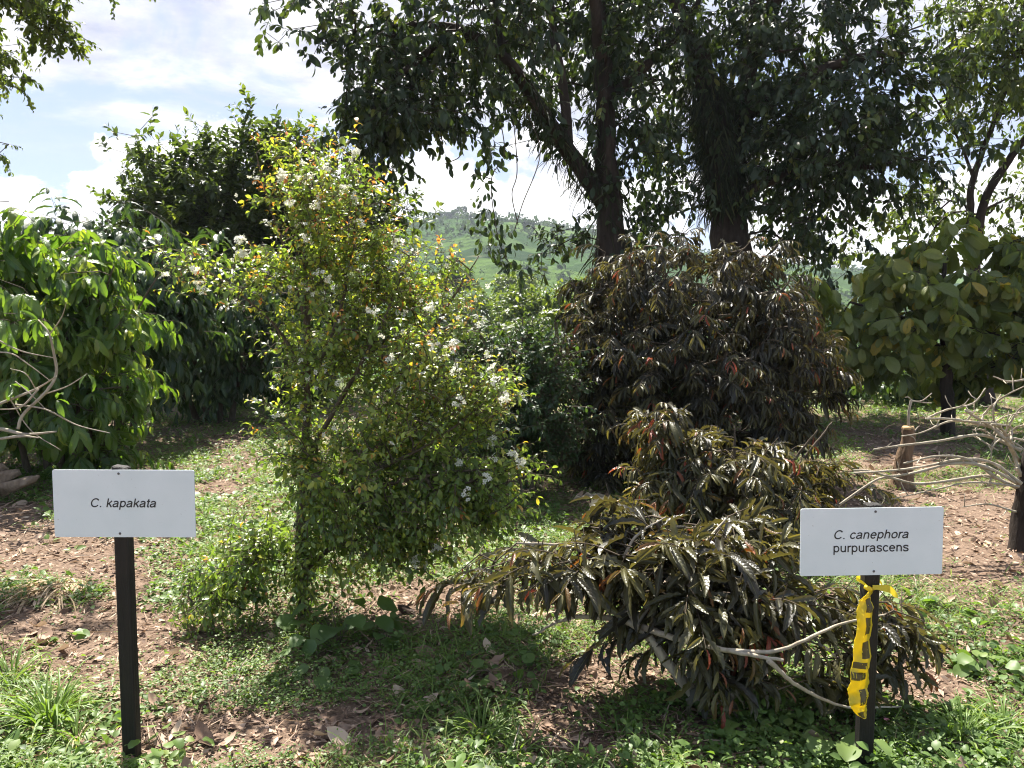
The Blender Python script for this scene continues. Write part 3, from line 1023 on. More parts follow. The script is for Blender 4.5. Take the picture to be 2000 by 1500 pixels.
# ------------------------------------------------------------------ 1 flowering shrub (left of centre)
def flowering_shrub():
    b = G(592, 1192)
    Y = b[1]
    t = thing("flowering_shrub", b, "tall small-leaved flowering shrub with yellow young leaves and white blossom behind the kapakata sign", "shrub")
    wood = Acc()
    stems = [WP((592, 1196, Y), (586, 1080, Y), (596, 900, Y + .02), (600, 740, Y + .03), (600, 600, Y + .05), (592, 470, Y), (585, 330, Y)),
             WP((588, 1120, Y), (650, 1070, Y - .05), (760, 1045, Y - .1), (860, 1050, Y - .2)),
             WP((590, 1060, Y), (680, 900, Y + .15), (790, 740, Y + .2), (880, 590, Y + .2), (935, 500, Y + .2)),
             WP((596, 900, Y), (700, 720, Y - .1), (760, 600, Y - .1), (800, 500, Y - .1)),
             WP((600, 760, Y), (660, 620, Y), (690, 470, Y + .1), (700, 340, Y + .1)),
             WP((600, 740, Y), (540, 640, Y), (450, 560, Y - .1), (350, 500, Y - .2)),
             WP((590, 1030, Y), (720, 930, Y - .2), (850, 860, Y - .3), (980, 760, Y - .3)),
             WP((590, 1120, Y), (520, 1090, Y - .1), (440, 1110, Y - .25), (370, 1190, Y - .3)),
             WP((592, 1000, Y), (740, 950, Y - .2), (900, 920, Y - .3), (1010, 920, Y - .3)),
             WP((600, 640, Y), (560, 500, Y + .1), (520, 380, Y + .1), (500, 300, Y + .1))]
    rad = [[.034, .030, .024, .019, .013, .008, .003], [.018, .012, .004], [.018, .012, .008, .003], [.014, .01, .003], [.012, .008, .003], [.011, .006, .003], [.014, .008, .003], [.012, .007, .003], [.014, .008, .003], [.010, .006, .003]]
    P = stem_mesh(wood, stems, rad, 9, 0.1)
    blobs = [(690, 600, Y, 205, 230, .5, .25), (770, 850, Y - .1, 260, 210, .55, .45), (595, 365, Y, 85, 90, .35, 1.1), (685, 360, Y, 60, 85, .35, 1.1), (620, 500, Y, 160, 100, .45, 1.2), (740, 460, Y, 70, 65, .4, 1.0), (440, 535, Y - .1, 90, 45, .3, .8), (355, 492, Y - .2, 40, 35, .2, .9), (520, 300, Y, 45, 50, .2, .35),
             (800, 540, Y + .1, 130, 75, .45, 1.2), (900, 515, Y + .2, 50, 30, .25, 1.), (720, 640, Y, 180, 110, .6, 1.1), (850, 700, Y, 130, 120, .6, .95), (800, 850, Y - .1, 190, 130, .6, .95),
             (930, 790, Y - .2, 80, 90, .4, 1.6), (650, 950, Y - .1, 125, 140, .5, .95), (910, 950, Y - .2, 130, 75, .5, 1.4), (580, 790, Y, 60, 60, .3, .8), (570, 880, Y, 70, 70, .3, .8), (500, 1075, Y - .15, 90, 75, .35, 1.1),
             (400, 1165, Y - .3, 60, 45, .25, 1.0), (640, 1070, Y - .1, 110, 60, .4, 1.0), (820, 1070, Y - .2, 90, 50, .3, 1.2), (780, 990, Y - .15, 130, 60, .4, 1.2), (920, 1010, Y - .25, 80, 40, .3, 1.1), (600, 1130, Y - .1, 75, 50, .3, 1.0), (480, 1150, Y - .2, 80, 40, .3, .9), (560, 640, Y, 60, 90, .35, .6), (985, 905, Y - .3, 55, 45, .25, 1.6)]
    tips, outw, _ = blob_points(blobs, 2900, 0.6, (5, .06))
    grow([p for p in P], tips, 0.0013, 0.10, 0.0, wood, rmax=0.012, lift=0.1)
    wood.build("stems", M["twig"], t)
    lv, tw = Acc(), Acc()
    h = np.clip((tips[:, 2] - 0.2) / 2.6, 0, 1)
    for sel, n, size, tone, tipv, dr in ((h > 0.55, 6, .036, .64, .36, .10), ((h <= .55) & (h > .25), 6, .037, .62, .25, .2), (h <= .25, 6, .041, .54, .2, .4)):
        p, o = tips[sel], outw[sel]
        ax = np.array([b[0], b[1], 0])
        rad_ = p - ax
        rad_[:, 2] = 0
        d = nrm(0.6 * o + 0.5 * nrm(rad_) + Z * (0.55 if dr < .4 else -0.05) + rnd(len(p), .35))
        L = 0.16 + .12 * rng.random(len(p))
        shoots(lv, T["small"], p - d * (L * .75)[:, None], d, L, n, size, 0.95, dr, 0.12, 0.05, False, tone, .10, tipv, 2, 0.7, 0.3, .25, .7, 0.95, tw, .0016)
    lv.build("leaves", M["kapakata"], t)
    tw.build("twigs", M["twig"], t)

    def flowers(acc, c, k, s):
        q = c + rnd(k, s)
        for i in range(k):
            a = rng.random() * 6.28 + np.arange(6) * 1.047
            ax = nrm(rnd(1)[0] * .6 + np.array([0, -.4, .7]))
            s1 = nrm(np.cross(ax, [1, 0.2, 0.1]))
            s2 = np.cross(ax, s1)
            d = np.cos(a)[:, None] * s1 + np.sin(a)[:, None] * s2 + ax * .25
            put_leaves(acc, T["petal"], np.repeat(q[i][None], 6, 0), d, np.repeat(ax[None], 6, 0), .011 + .004 * rng.random(6), rng.random(6))
    spots = [(930, 715), (945, 745), (905, 750), (960, 800), (925, 810), (985, 895), (940, 915), (915, 960), (1000, 920), (975, 880), (880, 700), (855, 690), (800, 1090), (850, 1070), (870, 1100), (990, 770), (900, 790), (950, 850), (1015, 905), (835, 1100),
             (545, 320), (560, 345), (650, 320), (665, 350), (430, 380), (450, 400), (455, 425), (480, 440), (350, 500), (375, 520), (390, 545), (460, 540), (480, 525), (415, 560), (600, 380), (580, 370), (540, 390), (620, 405), (700, 415), (710, 430),
             (735, 300), (745, 320), (690, 470), (770, 500), (830, 610), (850, 625), (715, 640), (620, 560), (610, 530), (560, 470), (780, 700), (690, 730), (940, 690), (965, 735), (890, 900), (870, 640), (640, 370), (610, 345), (500, 500), (520, 450)]
    for (px, py) in spots:
        a = Acc()
        qx, qy = proj(tips[:, 0], tips[:, 1], tips[:, 2])
        i = int(np.argmin(np.hypot(qx - px, qy - py) + 140 * (tips[:, 1] - (Y - .5))))
        flowers(a, tips[i] + outw[i] * .03, rng.integers(5, 11), .012)
        a.build("flower_cluster", M["petal"], t)
    a = Acc()
    pick = rng.choice(np.where(h > .3)[0], 260, replace=False)
    for i in pick:
        flowers(a, tips[i] + outw[i] * .06, rng.integers(1, 3), .012)
    prop(a.build("scattered_blossom", M["petal"], t), kind="stuff")


flowering_shrub()


# ------------------------------------------------------------------ coffee bushes
def coffee_bush(name, label, base, stems, rad, blobs, n, tpl, mat, size, pairs, L, wood="twig", tone=.4, tone_var=.13, tip=0., droop=.6, sag=.25, lift=.1, out_up=.15, surf=.45, spread=1.0,
                cat="coffee bush", group=None, t0=.2, hard=None, upn=.8, jit=.22, twr=.003, tipn=2, r0=.0025, flat=True, rmax=.02):
    t = thing(name, base, label, cat, group)
    wd = Acc()
    P = stem_mesh(wd, stems, rad, 9, .1)
    tips, outw, _ = blob_points(blobs, n, surf, (3, .12 * L / .5))
    keep = tips[:, 2] > terrain(tips[:, 0], tips[:, 1]) + .12
    tips, outw = tips[keep], outw[keep]
    grow(P, tips, r0, .16, 0.0, wd, rmax=rmax, lift=lift)
    wd.build("stems", M[wood], t)
    lv, tw = Acc(), Acc()
    radv = tips - np.array([base[0], base[1], 0])
    radv[:, 2] = 0
    d = nrm(.7 * outw * np.array([1, 1, .5]) + .6 * nrm(radv) + Z * out_up + rnd(len(tips), .3))
    shoots(lv, T[tpl], tips - d * L * .5, d, L * (.75 + .5 * rng.random(len(tips))), pairs, size, spread, droop, sag, t0, flat, tone, tone_var, tip, tipn, upn, jit, .2, .55, .95, tw, twr)
    lv.build("leaves", M[mat], t)
    tw.build("twigs", M[wood], t)
    return t


# 2 bright glossy bush at the left edge
Y = 8.3
bb = np.array([W(120, 900, Y)[0], Y, 0])
coffee_bush("coffee_bush", "bright green glossy coffee bush with drooping leaves filling the left edge above the kapakata sign", bb,
            [np.array([bb + (dx * .2, dy * .2, 0), bb + (dx * .4, dy * .4, 1.0), bb + (dx, dy, 2.1)]) for dx, dy in ((0, 0), (.7, -.2), (-.8, .2), (-1.6, .0), (.3, .6), (1.0, .2))], [[.035, .02, .006]] * 6,
            [(90, 590, Y, 140, 125, 1.1), (20, 560, Y, 110, 110, 1.0), (180, 620, Y, 105, 125, 1.0), (205, 760, Y, 100, 95, .9, 1.1), (100, 760, Y, 150, 130, 1.1), (-60, 720, Y, 160, 170, 1.1), (150, 880, Y - .2, 110, 40, .6), (-150, 600, Y, 120, 130, 1.),
             (5, 425, Y - .5, 30, 25, .2, 1.6), (160, 495, Y, 75, 45, .5, 1.2), (60, 500, Y, 100, 55, .7, 1.1), (-60, 520, Y, 100, 70, .8)],
            760, "coffee", "robusta", .235, 5, .45, tone=.6, tip=.35, droop=.95, sag=.35, out_up=.4, jit=.3)
# 3 darker bushes behind it
Y = 12.5
bb = np.array([W(430, 800, Y)[0], Y, 0])
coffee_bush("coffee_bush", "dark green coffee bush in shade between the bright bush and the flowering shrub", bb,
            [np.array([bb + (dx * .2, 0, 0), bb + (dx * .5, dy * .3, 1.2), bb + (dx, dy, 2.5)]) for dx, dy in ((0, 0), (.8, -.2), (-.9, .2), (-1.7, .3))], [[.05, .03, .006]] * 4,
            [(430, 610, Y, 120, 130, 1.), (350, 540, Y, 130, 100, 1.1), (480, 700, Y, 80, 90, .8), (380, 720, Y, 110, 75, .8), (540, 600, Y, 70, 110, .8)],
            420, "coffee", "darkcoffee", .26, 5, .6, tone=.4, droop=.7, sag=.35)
Y = 10.5
bb = np.array([W(230, 830, Y)[0], Y, 0])
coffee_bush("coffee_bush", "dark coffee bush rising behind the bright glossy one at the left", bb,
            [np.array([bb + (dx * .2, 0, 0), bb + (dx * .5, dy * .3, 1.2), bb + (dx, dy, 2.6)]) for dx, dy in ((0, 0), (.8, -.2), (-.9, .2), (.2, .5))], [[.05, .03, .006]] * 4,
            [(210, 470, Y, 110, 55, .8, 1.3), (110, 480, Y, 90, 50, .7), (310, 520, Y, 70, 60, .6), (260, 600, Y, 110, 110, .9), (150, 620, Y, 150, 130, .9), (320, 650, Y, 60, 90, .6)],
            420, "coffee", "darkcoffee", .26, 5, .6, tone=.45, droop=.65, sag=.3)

# 4 purple coffee: back, middle, front
Y = 8.1
bb = np.array([W(1330, 940, Y)[0], Y, 0])
coffee_bush("purple_coffee_bush", "tall rounded purple-leaved coffee bush behind the other two under the vine-clad trees", bb,
            [np.array([bb + (dx * .2, dy * .2, 0), bb + (dx * .5, dy * .5, 1.0), bb + (dx, dy, 2.0)]) for dx, dy in ((0, 0), (.6, -.3), (-.7, -.2), (1.1, .2), (-1.1, .2), (.1, .6))], [[.04, .025, .006]] * 6,
            [(1300, 540, Y, 150, 75, 1.0, 1.2), (1200, 560, Y, 70, 75, .8), (1440, 550, Y, 100, 75, .9, 1.1), (1330, 680, Y, 220, 140, 1.2), (1170, 660, Y, 110, 80, .9), (1530, 690, Y, 95, 110, .9), (1460, 640, Y, 110, 90, 1.), (1140, 780, Y, 95, 110, .8),
             (1300, 830, Y, 210, 95, 1.1), (1500, 800, Y, 110, 90, .9), (1220, 890, Y, 130, 45, .7)],
            1900, "purple", "purple", .135, 6, .30, tone=.36, tone_var=.13, tip=.48, droop=.55, sag=.45, out_up=.5, t0=.3, surf=.36, cat="coffee bush")
Y = 5.7
bb = np.array([W(1430, 1070, Y)[0], Y, 0])
coffee_bush("purple_coffee_bush", "low purple coffee bush with red young leaves between the tall one and the sprawling one", bb,
            [np.array([bb + (dx * .2, dy * .2, 0), bb + (dx * .6, dy * .5, .5), bb + (dx, dy, .85)]) for dx, dy in ((0, 0), (.5, -.2), (-.5, -.1), (.75, .2))], [[.025, .015, .004]] * 4,
            [(1340, 870, Y, 80, 55, .5), (1430, 900, Y, 120, 65, .6), (1560, 940, Y, 90, 50, .5), (1360, 960, Y, 100, 60, .5), (1500, 960, Y, 110, 60, .5), (1300, 920, Y, 60, 60, .4), (1290, 830, Y, 40, 25, .3)],
            430, "purple", "purple", .135, 6, .27, tone=.50, tone_var=.11, tip=.45, droop=.5, sag=.45, out_up=.6, t0=.3)


def sprawling_bush():
    b = G(1392, 1385)
    Y = b[1]
    t = thing("purple_coffee_bush", b, "sprawling purple coffee bush with bare grey branches drooping beside the purpurascens sign", "coffee bush")
    wd = Acc()
    stems = [WP((1385, 1395, Y), (1300, 1290, Y - .05), (1240, 1220, Y), (1120, 1205, Y + .1), (1040, 1240, Y)),
             WP((1240, 1220, Y), (1290, 1150, Y + .1), (1360, 1080, Y + .2), (1420, 1010, Y + .3)),
             WP((1255, 1225, Y - .02), (1330, 1250, Y - .15), (1420, 1270, Y - .3), (1530, 1290, Y - .4)),
             WP((1385, 1395, Y + .1), (1420, 1250, Y + .15), (1480, 1120, Y + .3), (1500, 1020, Y + .35)),
             WP((1240, 1215, Y), (1190, 1120, Y + .1), (1120, 1070, Y + .1), (1010, 1060, Y)),
             WP((1390, 1390, Y), (1470, 1330, Y - .1), (1580, 1250, Y - .1), (1680, 1180, Y + .1)),
             WP((1420, 1270, Y - .3), (1520, 1270, Y - .35), (1640, 1220, Y - .3), (1730, 1200, Y - .1)),
             WP((1500, 1290, Y - .4), (1560, 1340, Y - .35), (1650, 1380, Y - .3), (1760, 1380, Y - .15)),
             WP((1200, 1130, Y + .1), (1240, 1050, Y + .2), (1300, 1010, Y + .3))]
    rad = [[.026, .020, .016, .008, .004], [.014, .010, .004], [.014, .010, .006], [.02, .012, .005], [.012, .008, .004], [.015, .009, .004], [.009, .006, .003], [.009, .006, .003], [.009, .006, .003]]
    P = stem_mesh(wd, stems, rad, 9, .12)
    blobs = [(1050, 1085, Y, 80, 40, .25, 1.5), (960, 1080, Y - .05, 40, 28, .15, 1.8), (1180, 1070, Y + .1, 120, 60, .35, 1.3), (1250, 1020, Y + .3, 90, 45, .3, 1.2), (1390, 1030, Y + .3, 110, 50, .35, 1.2), (1500, 1060, Y + .2, 80, 60, .35),
             (1350, 1130, Y + .1, 150, 70, .4, 1.2), (1480, 1150, Y, 120, 70, .4, 1.1), (1600, 1170, Y + .1, 90, 50, .3), (1380, 1235, Y - .2, 90, 25, .2, .5), (1560, 1250, Y - .3, 110, 35, .25, .7), (1520, 1320, Y - .4, 80, 25, .12, .6), (1640, 1360, Y - .3, 70, 30, .15, .6), (1715, 1205, Y - .05, 45, 28, .12, 1.6), (1665, 1285, Y - .05, 50, 22, .12, 1.0),
             (1705, 1375, Y - .2, 40, 28, .12, 1.1), (1440, 1310, Y - .4, 40, 15, .08, .5), (970, 1305, Y - .15, 45, 10, .06, .5), (1240, 1150, Y, 70, 30, .2, .6), (1450, 1400, Y - .4, 40, 18, .08, .4)]
    tips, outw, _ = blob_points(blobs, 245, .5, (2, .06))
    tips[:, 2] = np.maximum(tips[:, 2], .26)
    tips[:, 1] = np.maximum(tips[:, 1], 3.10)
    lv, tw = Acc(), Acc()
    grow(P, tips, .0019, .10, 0.0, tw, rmax=.008, lift=.25)
    wd.build("branches", M["pale"], t)
    rv = tips - W(1350, 1200, Y + .1)
    rv[:, 2] *= .3
    d = nrm(.4 * outw * np.array([1, 1, .4]) + .9 * nrm(rv) + Z * .45 + np.array([0, -.12, 0]) + rnd(len(tips), .3))
    shoots(lv, T["purple"], tips - d * .22, d, .26 + .12 * rng.random(len(tips)), 7, .145, 1.05, .36, .4, .3, True, .48, .10, .46, 2, .75, .28, .22, .5, .95, tw, .003)
    lv.build("leaves", M["purple"], t)
    tw.build("twigs", M["twig"], t)
    for _ in range(26):
        be = Acc()
        c = W(1610 + rng.normal() * 30, 1300 + rng.normal() * 20, Y - .2 + rng.normal() * .04)
        q = .0055
        tube(be, np.array([c + (0, 0, q), c + (0, 0, q * .3), c - (0, 0, q * .4), c - (0, 0, q)]), [q * .3, q * .95, q * .95, q * .3], 6)
        be.build("berry", M["darkberry"], t)


M["darkberry"] = plain_mat("dark_berry", (0.03, 0.015, 0.012), 0.3, 0.3, 200.0)
sprawling_bush()

# 5 dark fine-leaved bush in the middle
Y = 7.4
bb = np.array([W(1020, 930, Y)[0], Y, 0])
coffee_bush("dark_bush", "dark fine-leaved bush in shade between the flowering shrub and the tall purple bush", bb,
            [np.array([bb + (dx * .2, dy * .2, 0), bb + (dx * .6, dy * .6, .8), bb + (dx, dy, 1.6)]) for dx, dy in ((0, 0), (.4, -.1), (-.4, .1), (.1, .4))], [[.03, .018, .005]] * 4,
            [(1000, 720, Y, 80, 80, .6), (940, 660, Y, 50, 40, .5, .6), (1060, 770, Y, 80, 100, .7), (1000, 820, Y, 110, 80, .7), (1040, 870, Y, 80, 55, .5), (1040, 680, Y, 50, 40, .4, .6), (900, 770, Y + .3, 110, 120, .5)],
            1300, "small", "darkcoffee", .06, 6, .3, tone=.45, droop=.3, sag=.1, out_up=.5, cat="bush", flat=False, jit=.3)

# 6 broad-leaved coffee tree at the right
Y = 11.2
bb = np.array([W(1850, 850, Y)[0], Y, 0])
coffee_bush("coffee_tree", "broad-leaved yellow-green coffee tree with a bare dark trunk near the right edge", bb,
            [WP((1852, 870, Y), (1850, 780, Y), (1848, 700, Y), (1835, 600, Y), (1850, 500, Y)), WP((1848, 690, Y), (1760, 620, Y - .2), (1660, 590, Y - .3)), WP((1848, 660, Y), (1930, 600, Y), (2020, 560, Y)), WP((1840, 620, Y), (1780, 540, Y), (1740, 510, Y)),
             WP((1848, 700, Y), (1760, 700, Y - .3), (1680, 720, Y - .3))], [[.10, .085, .075, .05, .02], [.04, .015], [.04, .015], [.035, .012], [.03, .012]],
            [(1860, 470, Y, 60, 35, .6, 1.2), (1950, 480, Y + .3, 60, 40, .7, 1.1), (1800, 505, Y, 60, 30, .6), (1740, 540, Y, 80, 38, .8), (1640, 560, Y - .2, 70, 32, .7), (1860, 560, Y - .3, 100, 40, .8), (1960, 580, Y, 80, 45, .8), (1690, 620, Y - .2, 100, 40, .8), (1800, 640, Y - .3, 100, 40, .8), (1950, 670, Y - .2, 90, 50, .8),
             (1630, 690, Y, 60, 40, .6, .9), (2060, 560, Y, 90, 110, 1.), (1740, 715, Y - .1, 90, 32, .7, .8), (1880, 720, Y + .3, 60, 28, .5, .7)],
            620, "broad", "liberica", .28, 3, .3, wood="bark", tone=.45, tone_var=.16, tip=.35, droop=1.15, sag=.25, out_up=.35, upn=.5, cat="coffee tree", t0=.4, jit=.33, r0=.003)


# ------------------------------------------------------------------ trees
def tree(name, label, base, stems, rad, blobs, n, tpl, mat, size, nodes, L, hang=.4, tone=.4, tone_var=.15, tip=.0, wood="bark", surf=.45, spread=.95, droop=.5, jit=.3, pair=True, flat=False, group=None, cat="tree", dens=.95, up=.1, r0=.004,
         twr=.004, flare=.35, rmax=.05, sides=14, cl=(7, .3)):
    t = thing(name, base, label, cat, group)
    wd = Acc()
    P = []
    for i, (s, r) in enumerate(zip(stems, rad)):
        q = smooth_path(s, 34)
        q[1:-1] += rng.normal(size=(32, 3)) * np.mean(r) * .08
        tube(wd, q, r, sides + 8, .15, flare=flare if i == 0 else 0)
        P.append(q)
    tips, outw, _ = blob_points(blobs, n, surf, cl)
    tk = wd.build("trunk", M[wood], t)
    br = Acc()
    grow(P, tips, r0, .45, 0.0, br, rmax=rmax, lift=.15, expo=.45)
    br.build("limbs", M[wood], t)
    lv, tw = Acc(), Acc()
    d = nrm(.7 * outw + rnd(len(tips), .45) + Z * (up - hang))
    shoots(lv, T[tpl], tips - d * L * .4, d, L * (.7 + .6 * rng.random(len(tips))), nodes, size, spread, droop, hang * .4, .1, flat, tone, tone_var, tip, 2, .7, jit, .22, .65, dens, tw, twr, pair)
    cr = lv.build("crown", M[mat], t)
    tw.build("twigs", M[wood], t)
    return t, P


def straps(acc, P, r, n, L, lean=.5):
    """hanging strap-leaved epiphytes along a stem"""
    i = rng.integers(0, len(P), n)
    a = rng.random(n) * 6.28
    o = np.stack([np.cos(a), np.sin(a), np.zeros(n)], 1)
    put_leaves(acc, T["strap"], P[i] + o * r * .9 + rnd(n, .05), o * lean + Z * -.6 + rnd(n, .25), o + Z * .4, L * (.5 + .8 * rng.random(n)), np.clip(.4 + rng.normal(size=n) * .25, 0, 1))


Y = 14.0
b1 = np.array([W(1195, 800, Y)[0], Y, 0])
tree1, P1 = tree("vine_clad_tree", "tall dark tree forking low, its left limb leaning over the gap with the hill view", b1,
                 [WP((1198, 815, Y), (1192, 470, Y), (1185, 300, Y), (1178, 150, Y + .1), (1168, 0, Y + .2), (1160, -330, Y + .3)), WP((1182, 400, Y), (1110, 295, Y - .3), (1050, 205, Y - .7), (990, 120, Y - 1.1), (890, 55, Y - 1.5), (760, 50, Y - 1.9)),
                  WP((1110, 300, Y - .3), (1100, 170, Y - .2), (1080, 60, Y), (1070, -120, Y)), WP((1185, 200, Y), (1270, 120, Y + .2), (1340, 50, Y + .3), (1390, -80, Y + .3)), WP((990, 120, Y - 1.1), (960, 0, Y - 1), (930, -150, Y - 1)),
                  WP((890, 55, Y - 1.5), (780, 150, Y - 2), (720, 230, Y - 2.1)), WP((1175, 120, Y), (1140, -60, Y - 1), (1000, -260, Y - 1.6))],
                 [[.27, .215, .17, .15, .12, .07], [.15, .13, .10, .07, .03], [.09, .07, .04], [.10, .07, .04], [.08, .05, .03], [.06, .04, .02], [.1, .06, .03]],
                 [(710, 130, Y - 2, 70, 110, 1.0, 1.), (690, 240, Y - 2.1, 55, 60, .6, .9), (790, 80, Y - 1.9, 140, 90, 1.3, 1.1), (780, 220, Y - 2, 75, 75, .8, 1.1), (775, 300, Y - 2, 45, 40, .4, .6), (920, 60, Y - 1.4, 150, 80, 1.5, 1.1), (890, 160, Y - 1.5, 80, 60, .8, .8), (985, 190, Y - .2, 60, 50, .6, .6),
                  (1080, 80, Y + .9, 130, 110, 1.0, 1.0), (1180, 60, Y + 1.1, 90, 110, .9, .8), (1250, 260, Y + .4, 70, 150, 1., 1.0), (1270, 430, Y + .3, 80, 80, .9, .9), (1125, 410, Y - .3, 55, 90, .7, .9), (1100, 510, Y - .3, 55, 50, .6, .8), (1240, 510, Y + .5, 60, 40, .5, .6), (1120, 230, Y + .8, 80, 60, .6, .5),
                  (850, -120, Y - 1.4, 260, 130, 1.8, .55), (1080, -220, Y - .4, 260, 200, 2.2, .5), (545, 20, Y - 2.2, 45, 30, .4, .5), (620, 20, Y - 2.1, 60, 50, .6, .5), (1260, 60, Y + .3, 100, 90, 1.2, .9)],
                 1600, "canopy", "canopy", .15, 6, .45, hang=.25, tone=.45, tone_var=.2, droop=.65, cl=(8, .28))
ep = Acc()
straps(ep, P1[0][3:22], .24, 500, .45)
straps(ep, P1[1][2:16], .18, 420, .40)
ep.build("epiphytes", M["moss"], tree1)
ivy = Acc()
pts = np.concatenate([P1[0][2:26], P1[1][0:18]])
i = rng.integers(0, len(pts), 260)
o = nrm(rnd(260) * np.array([1, 1, .3]))
put_leaves(ivy, T["canopy"], pts[i] + o * .25 + rnd(260, .1), o * .6 - Z * .6 + rnd(260, .3), o + Z * .3 + rnd(260, .3), .17 + .06 * rng.random(260), np.clip(.4 + rng.normal(size=260) * .15, 0, 1))
ivy.build("creeper", M["canopy"], tree1)

b2 = np.array([W(1430, 800, Y)[0], Y + .4, 0])
Y2 = Y + .4
tree2, P2 = tree("vine_clad_tree", "tall dark tree whose trunk is wrapped in shaggy hanging growth behind the purple bush", b2,
                 [WP((1432, 815, Y2), (1428, 480, Y2), (1412, 360, Y2), (1398, 240, Y2), (1370, 130, Y2), (1330, 40, Y2), (1290, -180, Y2)), WP((1415, 360, Y2), (1450, 200, Y2), (1475, 40, Y2), (1490, -220, Y2)), WP((1440, 240, Y2), (1540, 170, Y2 - .5), (1650, 120, Y2 - .9), (1770, 100, Y2 - 1.2)),
                  WP((1425, 400, Y2), (1510, 350, Y2 - .5), (1610, 320, Y2 - .8), (1730, 330, Y2 - 1)), WP((1475, 40, Y2), (1580, -60, Y2 - .5), (1700, -200, Y2 - .6))],
                 [[.34, .30, .25, .21, .17, .12, .06], [.17, .13, .06], [.12, .08, .04], [.11, .07, .03], [.1, .06, .03]],
                 [(1500, 130, Y2 - .3, 120, 130, 1.4, 1.1), (1620, 200, Y2 - .8, 150, 130, 1.5, 1.2), (1700, 110, Y2 - 1, 85, 110, 1.2, 1.0), (1560, 330, Y2 - .6, 130, 110, 1.3, 1.2), (1680, 320, Y2 - .9, 110, 90, 1.2, 1.1), (1580, 430, Y2 - .4, 95, 60, 1., 1.1), (1540, 290, Y2 - .3, 80, 100, 1., 1.), (1770, 330, Y2 - 1, 60, 60, .7, .9),
                  (1360, 90, Y2, 80, 120, 1.2, 1.), (1330, 260, Y2 + 1., 80, 100, .9, 1.), (1330, 400, Y2 + 1.1, 70, 80, .8, .9), (1640, 450, Y2, 80, 45, .8, .7), (1590, 520, Y2 + .5, 70, 40, .7, .7), (1420, 40, Y2 + .8, 90, 90, .9, .9), (1600, 40, Y2 - .6, 150, 70, 1.3, 1.), (1760, 190, Y2 - 1.1, 50, 70, .8, .8), (1500, -200, Y2, 260, 190, 2., .5), (1700, -160, Y2 - .6, 180, 140, 1.6, .5)],
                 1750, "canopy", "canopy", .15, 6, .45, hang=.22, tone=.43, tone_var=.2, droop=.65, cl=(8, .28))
ep = Acc()
straps(ep, P2[0][9:21], .36, 1700, .45, .35)
straps(ep, P2[1][1:14], .2, 350, .4)
ep.build("epiphytes", M["moss"], tree2)
ivy = Acc()
pts = np.concatenate([P2[0][6:26], P2[1][0:18]])
i = rng.integers(8, len(pts), 300)
o = nrm(rnd(300) * np.array([1, 1, .3]))
put_leaves(ivy, T["canopy"], pts[i] + o * .33 + rnd(300, .1), o * .6 - Z * .6 + rnd(300, .3), o + Z * .3 + rnd(300, .3), .17 + .06 * rng.random(300), np.clip(.4 + rng.normal(size=300) * .15, 0, 1))
ivy.build("creeper", M["canopy"], tree2)


# hanging vine in the gap
def hanging_vine():
    Yv = 13.0
    t = thing("hanging_vine", W(980, 230, Yv), "thin leafy vine dangling in the gap in front of the sky and hill", "vine")
    st = [WP((975, 220, Yv), (985, 300, Yv), (960, 350, Yv), (968, 440, Yv), (985, 500, Yv), (1010, 525, Yv)), WP((1000, 200, Yv), (1010, 330, Yv), (1000, 380, Yv), (1012, 440, Yv)), WP((960, 350, Yv), (930, 340, Yv), (920, 345, Yv)), WP((1030, 220, Yv), (1055, 300, Yv), (1020, 400, Yv), (1005, 450, Yv)), WP((880, 240, Yv), (900, 300, Yv), (870, 320, Yv))]
    wd, lv = Acc(), Acc()
    for s in st:
        tube(wd, smooth_path(s, 40), .008, 5)
    wd.build("stem", M["twig"], t)
    Q = smooth_path(WP((970, 270, Yv), (950, 320, Yv), (945, 400, Yv), (960, 460, Yv), (975, 495, Yv), (1012, 528, Yv)), 60)
    i = rng.integers(4, 60, 150)
    p = Q[i] + rnd(150) * np.array([.16, .12, .05])
    put_leaves(lv, T["canopy"], p, -Z * .9 + rnd(150, .45), rnd(150, .6) + np.array([0, -.5, .5]), .12 + .05 * rng.random(150), np.clip(.45 + rng.normal(size=150) * .15, 0, 1))
    p = W(890, 245, Yv) + rnd(50) * np.array([.25, .2, .15])
    put_leaves(lv, T["canopy"], p, -Z * .9 + rnd(50, .45), rnd(50, .6) + np.array([0, -.5, .5]), .11 + .05 * rng.random(50), np.clip(.75 + rng.normal(size=50) * .15, 0, 1))
    lv.build("leaves", M["canopy"], t)


hanging_vine()

